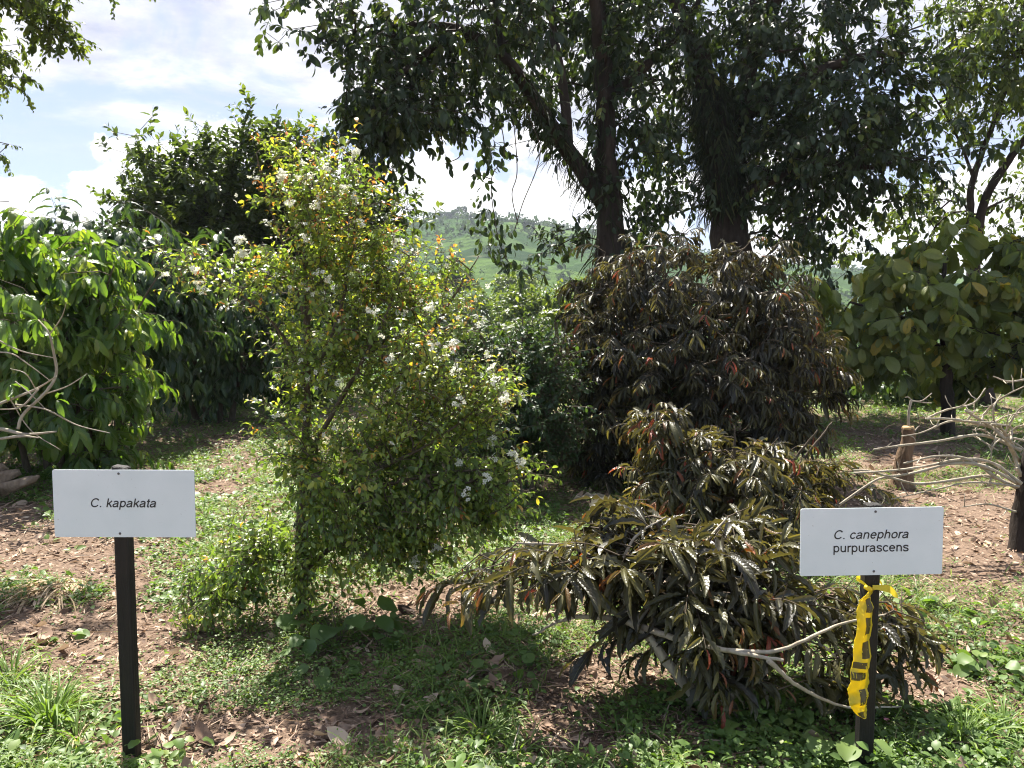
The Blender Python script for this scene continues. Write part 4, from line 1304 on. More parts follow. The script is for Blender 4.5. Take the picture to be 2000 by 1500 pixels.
# far right tree
Yr = 15.0
b3 = np.array([W(1905, 790, Yr)[0], Yr, 0])
tree("leaning_tree", "tree with two thin leaning trunks and sunlit leaves rising behind the broad-leaved coffee tree", b3,
     [WP((1905, 800, Yr), (1900, 600, Yr), (1895, 420, Yr), (1903, 340, Yr), (1945, 225, Yr), (1990, 100, Yr), (2000, -100, Yr)), WP((1900, 600, Yr), (1915, 420, Yr - .1), (1965, 320, Yr - .2), (2030, 240, Yr - .3), (2130, 120, Yr - .3)), WP((1900, 345, Yr), (1880, 290, Yr), (1850, 230, Yr), (1800, 150, Yr))],
     [[.24, .10, .06, .055, .04, .03, .02], [.10, .075, .065, .05, .03], [.03, .02, .012]],
     [(1900, 90, Yr - .5, 110, 100, 1.4, 1.2), (1980, 180, Yr - .5, 80, 90, 1.2, 1.1), (1840, 200, Yr, 50, 60, .8, .6), (1980, 60, Yr - .6, 110, 100, 1.4, 1.1), (1930, 440, Yr + .4, 80, 50, .8, .5), (1985, 380, Yr, 50, 60, .6, .45), (1830, 400, Yr + .8, 70, 80, .9, .55), (1780, 450, Yr + .8, 80, 60, .9, .6), (2080, 250, Yr, 90, 160, 1.2, .8), (1960, -120, Yr, 200, 120, 1.8, .5), (1700, 470, Yr + 1, 70, 40, .8, .5)],
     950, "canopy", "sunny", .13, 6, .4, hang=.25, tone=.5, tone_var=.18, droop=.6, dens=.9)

# leafy tree behind the flowering shrub
Yt = 16.0
b4 = np.array([W(440, 780, Yt)[0], Yt, 0])
tree("leafy_tree", "leafy green tree with feathery shoots against the sky behind the flowering shrub", b4,
     [WP((440, 790, Yt), (445, 600, Yt), (440, 480, Yt), (450, 380, Yt), (470, 300, Yt)), WP((442, 560, Yt), (360, 460, Yt), (290, 400, Yt)), WP((442, 560, Yt), (520, 450, Yt), (600, 360, Yt)), WP((440, 480, Yt), (380, 380, Yt), (330, 320, Yt)), WP((500, 480, Yt), (640, 430, Yt), (760, 400, Yt))],
     [[.16, .13, .10, .07, .03], [.07, .04, .02], [.07, .04, .02], [.05, .03, .02], [.05, .03, .02]],
     [(450, 340, Yt, 110, 50, 1.1, 1.2), (340, 385, Yt, 90, 45, 1., 1.2), (250, 400, Yt, 35, 16, .4, .9), (290, 300, Yt, 35, 28, .3, .4), (550, 330, Yt, 80, 55, 1., 1.), (500, 275, Yt, 35, 25, .4, .7), (600, 290, Yt, 40, 30, .5, .7), (430, 430, Yt, 170, 50, 1.2, 1.2), (440, 530, Yt, 170, 75, 1.2, 1.2),
      (560, 450, Yt, 110, 90, 1.1, .9), (700, 410, Yt, 80, 45, .9, .8), (785, 410, Yt, 35, 35, .4, .6), (310, 480, Yt, 90, 55, .9, 1.)],
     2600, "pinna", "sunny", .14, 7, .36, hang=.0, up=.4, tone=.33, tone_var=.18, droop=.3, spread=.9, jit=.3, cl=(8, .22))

# tree overhanging the top left corner
Yc = 6.5
b5 = np.array([-7.2, 6.8, 0])
tree("overhanging_tree", "tree overhanging the top left corner, only its drooping leafy twigs in view", b5,
     [np.array([b5, b5 + (.1, 0, 2), b5 + (.3, .0, 3.6), b5 + (.9, -.1, 4.8), b5 + (1.6, -.2, 5.4)]), np.array([b5 + (.3, 0, 3.4), b5 + (1.3, -.1, 4.1), b5 + (2.6, -.2, 4.55)]), np.array([b5 + (.2, 0, 3.0), b5 + (1.2, -.1, 3.7), b5 + (2.2, -.2, 3.95)])],
     [[.16, .13, .10, .06, .03], [.06, .04, .02], [.05, .03, .015]],
     [(70, 25, Yc, 50, 32, .35, 1.0), (40, -10, Yc, 90, 35, .4, 1.), (105, 58, Yc, 28, 20, .2, .9), (-35, 140, Yc, 28, 38, .3, 1.0), (-60, 60, Yc, 90, 120, .6, .8), (-100, 250, Yc, 90, 100, .6, .6), (10, -100, Yc, 200, 90, .9, .6)],
     560, "small", "sunny", .055, 7, .16, hang=.3, tone=.6, tone_var=.15, droop=.5, r0=.002, twr=.0018, rmax=.014, cl=(9, .09))


# ------------------------------------------------------------------ background bushes and mid-distance trees
def bush_far(name, label, px, py, Yb, rx, ry, n, mat, size, tone, cat="bush", group=None, tpl="canopy", base=None):
    c = W(px, py, Yb)
    zb = float(terrain(c[0], c[1]))
    b = np.array([c[0], c[1], zb])
    t = thing(name, b, label, cat, group)
    wd, lv = Acc(), Acc()
    hh = c[2] - zb
    w = rx * Yb / FPX
    stems = [np.array([b + (dx * .1 * w, 0, -.05), b + (dx * .3 * w, dy * .2 * w, hh * .6), b + (dx * w * .6, dy * w * .5, hh * 1.1)]) for dx, dy in ((0, 0), (.9, .3), (-.9, -.3), (.3, -.8))]
    P = stem_mesh(wd, stems, [[.05 * w + .02, .03 * w + .01, .01]] * 4, 7, .1, n=12)
    h2 = ry * Yb / FPX
    blobs = []
    for _ in range(9):
        a = rng.random() * 6.28
        q = rng.random() ** .5
        blobs.append((px + rx * .65 * q * math.cos(a), py + ry * .6 * q * math.sin(a), Yb + rng.normal() * w * .3, rx * rng.uniform(.35, .6), ry * rng.uniform(.35, .6), w * rng.uniform(.4, .6)))
    if py + ry * .5 > proj(c[0], c[1], zb)[1] - 80:
        pass
    tips, o, _ = blob_points(blobs, n, .45)
    k = tips[:, 2] > zb + .1
    tips, o = tips[k], o[k]
    grow(P, tips, .004, .4, 0, wd, rmax=.03)
    wd.build("stems", M["twig"], t)
    d = nrm(.8 * o + Z * .3 + rnd(len(tips), .4))
    shoots(lv, T[tpl], tips - d * size, d, size * 3, 5, size, .95, .35, .15, .1, False, tone, .16, .2, 2, .7, .3)
    lv.build("leaves", M[mat], t)
    return t


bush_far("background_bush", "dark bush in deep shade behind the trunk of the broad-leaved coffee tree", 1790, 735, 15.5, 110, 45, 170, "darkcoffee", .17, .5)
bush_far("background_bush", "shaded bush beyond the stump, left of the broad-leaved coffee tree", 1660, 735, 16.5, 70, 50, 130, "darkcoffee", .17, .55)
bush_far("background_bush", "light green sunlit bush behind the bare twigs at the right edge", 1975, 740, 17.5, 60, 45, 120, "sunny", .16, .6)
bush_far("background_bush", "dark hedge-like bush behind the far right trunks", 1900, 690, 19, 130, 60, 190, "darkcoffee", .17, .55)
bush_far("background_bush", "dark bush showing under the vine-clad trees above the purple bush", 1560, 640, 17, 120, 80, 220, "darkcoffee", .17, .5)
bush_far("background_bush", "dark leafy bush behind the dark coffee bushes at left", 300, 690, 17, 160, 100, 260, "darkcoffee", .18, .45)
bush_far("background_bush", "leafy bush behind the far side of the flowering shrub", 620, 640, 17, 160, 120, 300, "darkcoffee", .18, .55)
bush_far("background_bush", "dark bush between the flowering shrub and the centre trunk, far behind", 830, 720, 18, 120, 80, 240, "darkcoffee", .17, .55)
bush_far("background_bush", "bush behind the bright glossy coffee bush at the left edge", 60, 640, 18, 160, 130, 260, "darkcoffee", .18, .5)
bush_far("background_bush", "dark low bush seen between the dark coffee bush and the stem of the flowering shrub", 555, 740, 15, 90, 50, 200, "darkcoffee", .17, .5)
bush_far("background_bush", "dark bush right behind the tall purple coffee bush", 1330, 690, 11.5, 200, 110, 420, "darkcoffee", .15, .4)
bush_far("hazy_tree", "round pale green tree beyond the garden in the middle gap", 1050, 605, 42, 85, 55, 420, "sunny", .30, .55, "tree")
bush_far("hazy_tree", "wide hazy tree on the valley side left of the round pale one", 900, 610, 60, 110, 60, 420, "sunny", .4, .45, "tree")
bush_far("hazy_tree", "hazy tree beyond the garden just left of the left vine-clad trunk", 1150, 600, 55, 80, 55, 320, "sunny", .4, .5, "tree")
bush_far("hazy_tree", "pale tree on the lower slope above the round green tree", 1010, 560, 100, 50, 22, 260, "sunny", .5, .6, "tree")
bush_far("hazy_tree", "dark hazy tree on the lower slope left of the gap", 870, 545, 110, 60, 25, 260, "hilltree", .5, .5, "tree")


# bamboo-like and fern-like pale plants
def frond_plant(label, px, py, Yb, hpx, n, cat, name, mat="sunny"):
    c = W(px, py, Yb)
    zb = float(terrain(c[0], c[1]))
    b = np.array([c[0], c[1], zb])
    t = thing(name, b, label, cat)
    wd, lv = Acc(), Acc()
    top = c.copy()
    tube(wd, smooth_path([b - Z * .05, (b + top) / 2 + (.05, 0, 0), top], 12), [.09, .05], 7)
    wd.build("stem", M["twig"], t)
    L = hpx * Yb / FPX
    for i in range(n):
        a = 6.283 * i / n + rng.normal() * .15
        el = rng.uniform(.3, 1.0)
        d = np.array([math.cos(a) * math.cos(el), math.sin(a) * math.cos(el), math.sin(el)])
        shoots(lv, T["pinna"], top[None], d[None], L * rng.uniform(.8, 1.1), 16, L * .24, 1.2, .25, .55, .08, True, .75, .08, 0, 2, .9, .08, .1, .35)
    lv.build("fronds", M[mat], t)


frond_plant("pale feathery fern-like tree with spreading fronds beside the tall purple bush", 1085, 622, 24, 52, 11, "fern", "tree_fern")
frond_plant("tall pale feathery plant with upright fronds in front of the round hazy tree", 1018, 640, 26, 60, 9, "plant", "feathery_plant")


# ------------------------------------------------------------------ hill trees
def hill_tree(label, px, py_top, py_base, Yh, wpx, umbrella=False, mat="hilltree", tone=.4):
    bx = W(px, py_base, Yh)
    zb = float(terrain(bx[0], Yh))
    b = np.array([bx[0], Yh, zb])
    H = (py_base - py_top) * Yh / FPX
    w = wpx * Yh / FPX / 2
    t = thing("hill_tree", b, label, "tree", "trees on the far hill")
    tr, cr = Acc(), Acc()
    tube(tr, smooth_path([b - Z * .5, b + Z * H * .4, b + Z * H * .8 + (.2, 0, 0)], 8), [w * .05 + .08, w * .03], 7)
    tr.build("trunk", M["bark"], t)
    n = 520
    d = nrm(rnd(n))
    r = rng.random(n) ** .4
    ctr = b + Z * (H * (.66 if umbrella else .55))
    p = ctr + d * r[:, None] * np.array([w, w, H * (.38 if umbrella else .47)])
    p += .22 * w * np.sin(p * (5 / w))
    if umbrella:
        p = p[d[:, 2] > -.35]
        d = d[d[:, 2] > -.35]
    m = len(p)
    put_leaves(cr, T["clump"], p, d + rnd(m, .6), d + Z * .5 + rnd(m, .4), w * (.2 + .16 * rng.random(m)), np.clip(tone + rng.normal(size=m) * .2, 0, 1))
    cr.build("crown", M[mat], t)


hill_tree("umbrella-shaped tree standing alone on the crest of the far hill", 903, 414, 437, 558, 22, True)
hill_tree("broad dark tree on the crest right of the umbrella-shaped one", 950, 420, 442, 556, 34)
hill_tree("narrow little tree on the right end of the far crest", 1044, 438, 452, 556, 8)
hill_tree("round tree at the right end of the far crest", 1061, 436, 453, 556, 18)
hill_tree("low dark trees hugging the crest left of the umbrella-shaped one", 868, 432, 442, 552, 34)
hill_tree("tall dark tree clump in the dip of the far hillside", 976, 486, 525, 330, 22, tone=.25)
hill_tree("bushy tree left of the tall dark clump on the hillside", 955, 496, 520, 335, 20)
hill_tree("small dark tree on the middle of the bright field", 920, 462, 478, 470, 12, tone=.25)
hill_tree("small dark tree right of the one on the bright field", 938, 452, 470, 490, 10, tone=.3)
hill_tree("slim palm-like tree on the lower hill field", 937, 496, 512, 360, 8, True)
hill_tree("dark tree at the right side of the hillside below the crest", 1030, 488, 512, 420, 26, tone=.3)
hill_tree("dark tree on the upper slope right of the crest trees", 1010, 448, 466, 520, 24, tone=.35)


def hill_scrub():
    a = Acc()
    n = 2600
    y = 190 + 380 * rng.random(n) ** .8
    x = (rng.random(n) - .5) * (y * .9 + 60)
    k = fbm(x / 45 + 7, y / 45, 3)
    m = k > .52
    m |= (y > 530) & (rng.random(n) < .5)
    x, y = x[m], y[m]
    sz = rng.random(len(x)) ** 2
    for j in range(14):
        q = len(x)
        s = 1.2 + 3.6 * sz
        p = np.stack([x, y, terrain(x, y)], 1) + nrm(rnd(q)) * s[:, None] * np.array([.8, .8, .5]) + Z * (s * .4)[:, None]
        put_leaves(a, T["clump"], p, rnd(q) + Z * .2, rnd(q, .5) + Z, s * (.4 + .35 * rng.random(q)), np.clip(.25 + rng.normal(size=q) * .2, 0, 1))
    prop(a.build("hillside_scrub", M["hilltree"]), "scattered dark shrubs and hedges covering the far green hillside", "scrub", kind="stuff")


hill_scrub()


# ------------------------------------------------------------------ dead branches, stump, log
def stump():
    Ys = G(1765, 950)[1]
    b = G(1762, 950)
    t = thing("tree_stump", b, "cut brown stump with a pale sawn top and an upright stick, between bare twigs", "stump")
    a = Acc()
    P = smooth_path(WP((1760, 958, Ys), (1766, 900, Ys), (1773, 860, Ys), (1774, 836, Ys)), 18)
    tube(a, P, [.10, .072, .058, .056], 18, .2, flare=.3)
    bark = a.build("bark", M["stump"], t)
    c = Acc()
    tube(c, np.array([P[-1] - Z * .012, P[-1] + Z * .016]), [.060, .050], 14, .08)
    c.build("cut_top", M["cutwood"], t)
    s = Acc()
    tube(s, smooth_path(WP((1774, 834, Ys), (1775, 805, Ys), (1780, 780, Ys)), 12), [.014, .013, .011], 8, .15)
    for pts in (((1780, 782, Ys), (1775, 776, Ys), (1768, 776, Ys)), ((1780, 783, Ys), (1800, 783, Ys), (1820, 768, Ys)), ((1782, 783, Ys), (1810, 787, Ys), (1820, 787, Ys)), ((1784, 845, Ys - .02), (1792, 835, Ys), (1796, 832, Ys)), ((1775, 850, Ys - .05), (1785, 855, Ys - .06), (1789, 864, Ys - .06))):
        tube(s, smooth_path(WP(*pts), 8), [.007, .004], 6)
    s.build("stick", M["pale"], t)
    h = Acc()
    for pts in (((1770, 836, Ys), (1745, 830, Ys), (1728, 838, Ys), (1722, 860, Ys)), ((1730, 836, Ys), (1732, 850, Ys), (1738, 864, Ys)), ((1786, 790, Ys), (1796, 825, Ys), (1795, 860, Ys))):
        tube(h, smooth_path(WP(*pts), 14), .003, 5)
    h.build("twig", M["twig"], t)


stump()


def bare_shrub():
    b = G(1990, 1075)
    Yb = b[1]
    t = thing("bare_shrub", b, "leafless shrub at the right edge sending long pale arching branches across the stump", "shrub")
    a = Acc()
    P0 = smooth_path(WP((1996, 1085, Yb), (2000, 1000, Yb), (2012, 900, Yb), (2036, 800, Yb + .1), (2066, 650, Yb + .2)), 24)
    tube(a, P0, [.075, .06, .055, .04, .02], 16, .24, flare=.3)
    a.build("trunk", M["bark"], t)
    Yq = Yb
    paths = [[(1995, 930), (1960, 850), (1900, 825), (1850, 818), (1808, 818)], [(1808, 818), (1850, 800), (1900, 788), (1925, 758)], [(1890, 823), (1850, 824), (1800, 845), (1760, 852)],
             [(1995, 880), (1940, 855), (1900, 850), (1830, 862), (1760, 870), (1706, 878)], [(1998, 960), (1950, 935), (1890, 897), (1830, 891), (1765, 905)], [(1995, 945), (1940, 905), (1880, 897), (1800, 912), (1730, 920), (1668, 924)],
             [(1990, 945), (1920, 910), (1860, 905), (1800, 920), (1740, 930), (1700, 920), (1668, 918)], [(1995, 955), (1930, 930), (1860, 938), (1790, 945), (1730, 932), (1690, 950), (1640, 985)], [(1990, 950), (1900, 942), (1830, 955), (1740, 975)],
             [(1990, 900), (1965, 860), (1930, 830), (1890, 805), (1885, 800)], [(2000, 860), (1965, 855), (1940, 870), (1935, 900)], [(1965, 855), (1985, 835), (2010, 828)], [(1930, 835), (1960, 815), (2010, 802)], [(1915, 830), (1925, 805), (1960, 775), (2010, 750)],
             [(1940, 845), (1990, 870), (2020, 900)], [(1945, 845), (1940, 800), (1955, 770)], [(1975, 860), (1975, 835), (1960, 830), (1935, 828)], [(1930, 945), (1936, 935), (1928, 950)], [(2010, 740), (1970, 745), (1940, 735)], [(1995, 910), (1985, 915), (1980, 915)],
             [(1960, 850), (1990, 800), (2020, 790)], [(1890, 820), (1900, 805), (1905, 803)], [(1900, 850), (1920, 862), (1950, 880)], [(1980, 870), (1950, 830), (1925, 825), (1880, 822)], [(1950, 860), (1920, 840), (1900, 840)], [(1985, 1000), (1930, 985), (1880, 990)]]
    for i, pth in enumerate(paths):
        c = Acc()
        n = len(pth)
        P = smooth_path(WP(*[(x, y, Yq - .25 * k / n + rng.normal() * .04) for k, (x, y) in enumerate(pth)]), 26)
        r = .012 if n >= 5 else .0075
        rr = np.linspace(r, r * .45, 26)
        rr[::4] *= 1.3
        tube(c, P, rr, 7, .08)
        for k in rng.integers(4, 25, 3):
            d = nrm(rnd(1)[0] + Z * .3)
            tube(c, np.array([P[k], P[k] + d * .05, P[k] + d * .08 + Z * .02]), [.004, .002], 5)
        c.build("branch", M["pale"], t)


bare_shrub()


def left_dead_branch():
    Yb = 6.6
    c = W(30, 850, Yb)
    t = thing("dead_branch", (c[0], c[1], 0), "pale bare branch with few leaves arching in from the left edge before the glossy bush", "branch")
    paths = [([(-60, 840), (0, 838), (50, 848), (110, 843)], .016), ([(35, 838), (45, 810), (90, 765), (110, 730), (105, 690), (95, 650), (75, 625)], .013), ([(-40, 805), (20, 780), (70, 760), (110, 735)], .012), ([(-30, 690), (20, 690), (60, 715), (100, 745)], .006),
             ([(-20, 655), (40, 685), (110, 700)], .006), ([(30, 790), (90, 800), (150, 830), (215, 846)], .007), ([(80, 772), (130, 755), (170, 730)], .006), ([(70, 760), (50, 730), (20, 720)], .005), ([(75, 760), (40, 795), (-10, 800)], .008), ([(96, 655), (120, 620), (130, 590)], .005),
             ([(20, 780), (60, 840), (120, 880)], .005), ([(30, 745), (60, 770), (90, 800)], .005), ([(-20, 860), (40, 852), (75, 855)], .012)]
    for pth, r in paths:
        a = Acc()
        P = smooth_path(WP(*[(x, y, Yb + rng.normal() * .05) for x, y in pth]), 28)
        tube(a, P, [r, r * .9, r * .4], 7, .1)
        a.build("branch", M["pale"], t)
    lv = Acc()
    for (px, py, n) in ((75, 625, 6), (20, 750, 6), (110, 780, 3), (170, 730, 2), (20, 650, 4)):
        q = W(px, py, Yb)
        put_leaves(lv, T["coffee"], np.repeat(q[None], n, 0), rnd(n, .5) + np.array([.2, -.3, -.5]), Z + rnd(n, .4), .13 + .05 * rng.random(n), .6)
    lv.build("leaves", M["robusta"], t)
    # supporting stub reaching the ground out to the side
    a = Acc()
    tube(a, smooth_path([W(-60, 840, Yb), W(-170, 900, Yb), np.array([W(-230, 900, Yb)[0], Yb, -.05])], 14), [.016, .03, .045], 8, .12)
    a.build("stem", M["pale"], t)


left_dead_branch()


def log():
    b = G(20, 985)
    t = thing("gnarled_log", b, "gnarled grey cut log lying at the left edge beside the kapakata sign", "log")
    a = Acc()
    Yl = b[1]
    tube(a, smooth_path(WP((-150, 1010, Yl + .1), (-60, 965, Yl), (-10, 940, Yl), (38, 922, Yl + .05)), 30), [.13, .115, .095, .06, .03], 20, .24)
    a.build("trunk", M["log"], t)
    for pts, r in (([(-30, 960, Yl), (25, 948, Yl - .03), (60, 938, Yl - .06), (76, 930, Yl - .06)], [.07, .05, .042, .03, .012]), ([(-40, 950, Yl), (-8, 925, Yl + .04), (8, 910, Yl + .06)], [.07, .05, .04])):
        c = Acc()
        tube(c, smooth_path(WP(*pts), 20), r, 14, .3)
        c.build("stub", M["log"], t)


M["log"] = bark_mat("weathered_log_bark", [(0.3, (0.09, 0.06, 0.042)), (0.5, (0.22, 0.16, 0.115)), (0.72, (0.40, 0.31, 0.23))], 16.0, 1.0)
log()


# ------------------------------------------------------------------ ground cover
MULCH = [(90, 1075, 200, 75, 1.0), (150, 1230, 190, 70, .9), (40, 1290, 120, 50, .6), (1930, 1060, 130, 90, 1.0), (1700, 975, 140, 25, .8), (450, 1440, 230, 45, .7), (1300, 1440, 170, 50, .6), (330, 1010, 80, 60, .5), (450, 930, 60, 50, .4), (800, 1180, 200, 60, .55), (1200, 1330, 180, 70, .6), (1820, 1350, 110, 45, .6), (1760, 880, 130, 40, .6), (430, 860, 70, 25, .5),
         (940, 1180, 60, 30, .4), (260, 1140, 90, 50, .6), (700, 1420, 120, 40, .4), (1950, 1270, 60, 30, .5)]


def green(x, y):
    px, py = proj(x, y, 0 * x)
    m = 0
    for (cx, cy, sx, sy, w) in MULCH:
        m = np.maximum(m, w * np.exp(-(((px - cx) / sx) ** 2 + ((py - cy) / sy) ** 2) * .8))
    n = fbm(x * 1.7 + 4, y * 1.7 + 9, 4)
    return np.clip(1.0 - 1.75 * m + (n - .5) * 2.6, 0.015, 1)


def scatter(n, ylo=2.2, yhi=15.0, p=1.0, marg=1.0):
    u = rng.random(n)
    if abs(p - 1) < 1e-6:
        y = ylo * (yhi / ylo) ** u
    else:
        y = (ylo ** (1 - p) + u * (yhi ** (1 - p) - ylo ** (1 - p))) ** (1 / (1 - p))
    x = (rng.random(n) * 2 - 1) * (.68 * y + marg)
    return x, y


def pos(x, y, dz=0.0):
    return np.stack([x, y, terrain(x, y) + dz], 1)


def litter():
    a = Acc()
    n = 95000
    x, y = scatter(n, 2.0, 14.0, 1.2)
    yaw = rng.random(n) * 6.28
    d = np.stack([np.cos(yaw), np.sin(yaw), rng.normal(size=n) * .22 + .05], 1)
    s = (.010 + .050 * rng.random(n) ** 2.6) * (.75 + y * .08)
    put_leaves(a, T["chip"], pos(x, y, .003 + .016 * rng.random(n)), d, Z + rnd(n, .45), s, rng.beta(1.1, 1.1, n))
    n = 17000
    x, y = scatter(n, 2.0, 13.0, 1.15)
    yaw = rng.random(n) * 6.28
    d = np.stack([np.cos(yaw), np.sin(yaw), rng.normal(size=n) * .12 + .05], 1)
    put_leaves(a, T["stick"], pos(x, y, .004 + .018 * rng.random(n)), d, Z + rnd(n, .3), (.04 + .13 * rng.random(n) ** 2) * (.8 + y * .05), rng.beta(1.8, 1.0, n))
    n = 1500
    x, y = scatter(n, 2.0, 12.0, 1.1)
    yaw = rng.random(n) * 6.28
    d = np.stack([np.cos(yaw), np.sin(yaw), rng.normal(size=n) * .15], 1)
    put_leaves(a, T["dryleaf"], pos(x, y, .012), d, Z + rnd(n, .4), .06 + .07 * rng.random(n), np.clip(.55 + rng.normal(size=n) * .22, 0, 1))
    prop(a.build("leaf_litter", M["litter"]), "brown and straw-coloured mulch of chips, twigs and dry leaves on the ground", "litter", kind="stuff")


litter()


def weeds():
    a = Acc()
    n = 125000
    x, y = scatter(n, 2.0, 16.0, 1.2)
    k = rng.random(n) < green(x, y) * (.35 + .9 * fbm(x * 4 + 2, y * 4 + 7, 3))
    x, y = x[k], y[k]
    n = len(x)
    kind = fbm(x * 1.3 + 50, y * 1.3 + 20, 3)
    big = rng.random(n) ** 3 * (.4 + 1.2 * np.clip((kind - .35) * 3, 0, 1))
    hgt = (.012 + .08 * rng.random(n) ** 2 * (.4 + 1.2 * fbm(x * 2, y * 2, 3))) * (.9 + .03 * y)
    pt = rng.normal(size=n) * .13 + .44 + .5 * (fbm(x * .9, y * .9) - .5)
    for j in range(5):
        yaw = j * 2.4 + rng.random(n) * 1.0
        d = np.stack([np.cos(yaw), np.sin(yaw), .4 + rng.normal(size=n) * .35], 1)
        p = pos(x, y)
        p[:, 2] += hgt * (.2 + .8 * rng.random(n))
        p[:, :2] += d[:, :2] * .010
        s = (.011 + .023 * big) * (.7 + .6 * rng.random(n)) * (.8 + .09 * y)
        put_leaves(a, T["weed"] if j % 2 else T["small"], p, d, Z + rnd(n, .4), s, np.clip(pt + rng.normal(size=n) * .09, 0, 1))
    prop(a.build("ground_weeds", M["weed"]), "low green broad-leaved weeds in patches over the mulch", "weeds", kind="stuff")
    g = Acc()
    n = 95000
    x, y = scatter(n, 2.0, 15.0, 1.15)
    c = fbm(x * 1.1 + 30, y * 1.1 + 3, 4)
    k = (rng.random(n) < green(x, y)) & (c > .44)
    x, y = x[k], y[k]
    n = len(x)
    yaw = rng.random(n) * 6.28
    d = np.stack([np.cos(yaw) * .6, np.sin(yaw) * .6, np.full(n, .9)], 1)
    put_leaves(g, T["blade"], pos(x, y), d, np.stack([-np.cos(yaw), -np.sin(yaw), np.full(n, 1.0)], 1) + rnd(n, .3), (.05 + .11 * rng.random(n) ** 1.5) * (.9 + .03 * y), np.clip(.45 + rng.normal(size=n) * .2, 0, 1))
    prop(g.build("short_grass", M["grass"]), "short green grass blades growing thinly among the weeds", "grass", kind="stuff")


weeds()


def tuft(n, L, w, tone, name, label, cat, loc, mat="grass", up=1.0):
    t = thing(name, loc, label, cat)
    a = Acc()
    yaw = rng.random(n) * 6.28
    inc = .15 + rng.random(n) * 1.25
    d = np.stack([np.cos(yaw) * inc, np.sin(yaw) * inc, np.full(n, up)], 1)
    p = np.asarray(loc) + np.stack([np.cos(yaw), np.sin(yaw), 0 * yaw], 1) * (rng.random(n) * w)[:, None]
    nn = np.stack([-np.cos(yaw), -np.sin(yaw), 0 * yaw], 1) * .5 + Z * .9 + rnd(n, .25)
    put_leaves(a, T["blade"], p, d, nn, L * (.45 + .6 * rng.random(n)), np.clip(tone + rng.normal(size=n) * .14, 0, 1))
    a.build("blades", M[mat], t)
    return t


def gp(px, py):
    g = G(px, py)
    g[2] = terrain(g[0], g[1])
    return g


TUFTS = [(95, 1410, 130, .26, .07, "large bright green grass tuft left of the kapakata sign post"), (150, 1450, 45, .20, .05, "small grass tuft just in front of the large one left of the kapakata post"), (940, 1440, 110, .18, .08, "bright grass tuft at the bottom middle of the ground"),
         (1010, 1470, 40, .16, .06, "low grass tuft beside the bottom middle tuft"), (1880, 1440, 90, .20, .08, "grass tuft right of the black sign post at the bottom edge"), (430, 1090, 60, .22, .08, "grass tuft under the left branches of the flowering shrub"), (1060, 1015, 80, .18, .16, "sunlit patch of grass between the flowering shrub and the purple bushes"),
         (400, 1010, 40, .16, .08, "little grass tuft right of the kapakata panel"), (1960, 1420, 80, .20, .06, "grass tuft in the bottom right corner"), (20, 1330, 40, .24, .05, "grass tuft at the left edge above the large one"), (1820, 1180, 50, .12, .12, "short bright grass clump right of the taped post"), (1130, 1060, 50, .14, .12, "grass clump left of the sprawling purple bush")]
for px, py, n, L, w, lab in TUFTS:
    tuft(n, L, w, .45, "grass_tuft", lab, "grass tuft", gp(px, py))["group"] = "grass tufts"


def broadleaf(label, px, py, n, L, spread, hgt, mat="weed", tone=.35):
    loc = gp(px, py)
    t = thing("broadleaf_weed", loc, label, "weed", "broad-leaved weeds")
    lv, sm = Acc(), Acc()
    yaw = rng.random(n) * 6.28
    r = spread * rng.random(n) ** .6
    p = loc + np.stack([np.cos(yaw) * r, np.sin(yaw) * r, hgt * (.4 + .6 * rng.random(n))], 1)
    edges_tubes(sm, np.repeat(loc[None] + (0, 0, -.01), n, 0) + rnd(n, .01), p, .0022, .0015, 5)
    d = np.stack([np.cos(yaw), np.sin(yaw), .0 * yaw - .1], 1) + rnd(n, .25)
    put_leaves(lv, T["heart"], p, d, Z + rnd(n, .3), L * (.7 + .5 * rng.random(n)), np.clip(tone + rng.normal(size=n) * .12, 0, 1))
    lv.build("leaves", M[mat], t)
    sm.build("stalks", M["twig"], t)


for a in [("broad round-leaved weed at the foot of the flowering shrub", 660, 1260, 16, .11, .22, .22, "weed", .2), ("round-leaved weed right of the flowering shrub's foot", 745, 1265, 9, .09, .13, .13, "weed", .2), ("round-leaved weed in the shade below the flowering shrub", 620, 1330, 12, .07, .2, .09, "weed", .25),
          ("single pale broad-leaved weed on the bare mulch left of the kapakata post", 132, 1250, 5, .07, .05, .05, "weed", .6), ("broad-leaved weed at the base of the black post", 1650, 1465, 8, .09, .12, .10, "weed", .6), ("broad-leaved weed beside the mulch right of the purpurascens panel", 1870, 1200, 8, .08, .1, .07, "weed", .4),
          ("broad-leaved weed at the right edge of the ground", 1930, 1310, 10, .09, .12, .10, "weed", .45), ("broad-leaved weed left of the black post on sunlit ground", 1470, 1440, 10, .06, .14, .08, "weed", .6), ("leafy weed by the kapakata post base", 330, 1470, 12, .05, .12, .09, "weed", .6), ("broad-leaved weed in the left bottom corner", 25, 1450, 9, .06, .1, .08, "weed", .5),
          ("shaded weed under the dark centre bush edge", 1000, 1350, 10, .06, .16, .08, "weed", .35), ("weed between the taped post and its loose tape end", 1735, 1175, 6, .09, .08, .12, "weed", .75)]:
    broadleaf(*a)


def straw_heap():
    loc = gp(95, 1165)
    t = thing("straw_heap", loc, "pale heap of dry cut grass lying on the mulch left of the kapakata post", "straw")
    a = Acc()
    n = 520
    p = loc + rnd(n) * np.array([.07, .07, .012]) + (0, .06, .03)
    yaw = R(-105) + rng.normal(size=n) * .75
    d = np.stack([np.cos(yaw), np.sin(yaw), -.05 + rng.normal(size=n) * .14], 1)
    put_leaves(a, T["blade"], p, d, Z + rnd(n, .3), .14 + .24 * rng.random(n), rng.random(n))
    a.build("stalks", M["straw"], t)


straw_heap()

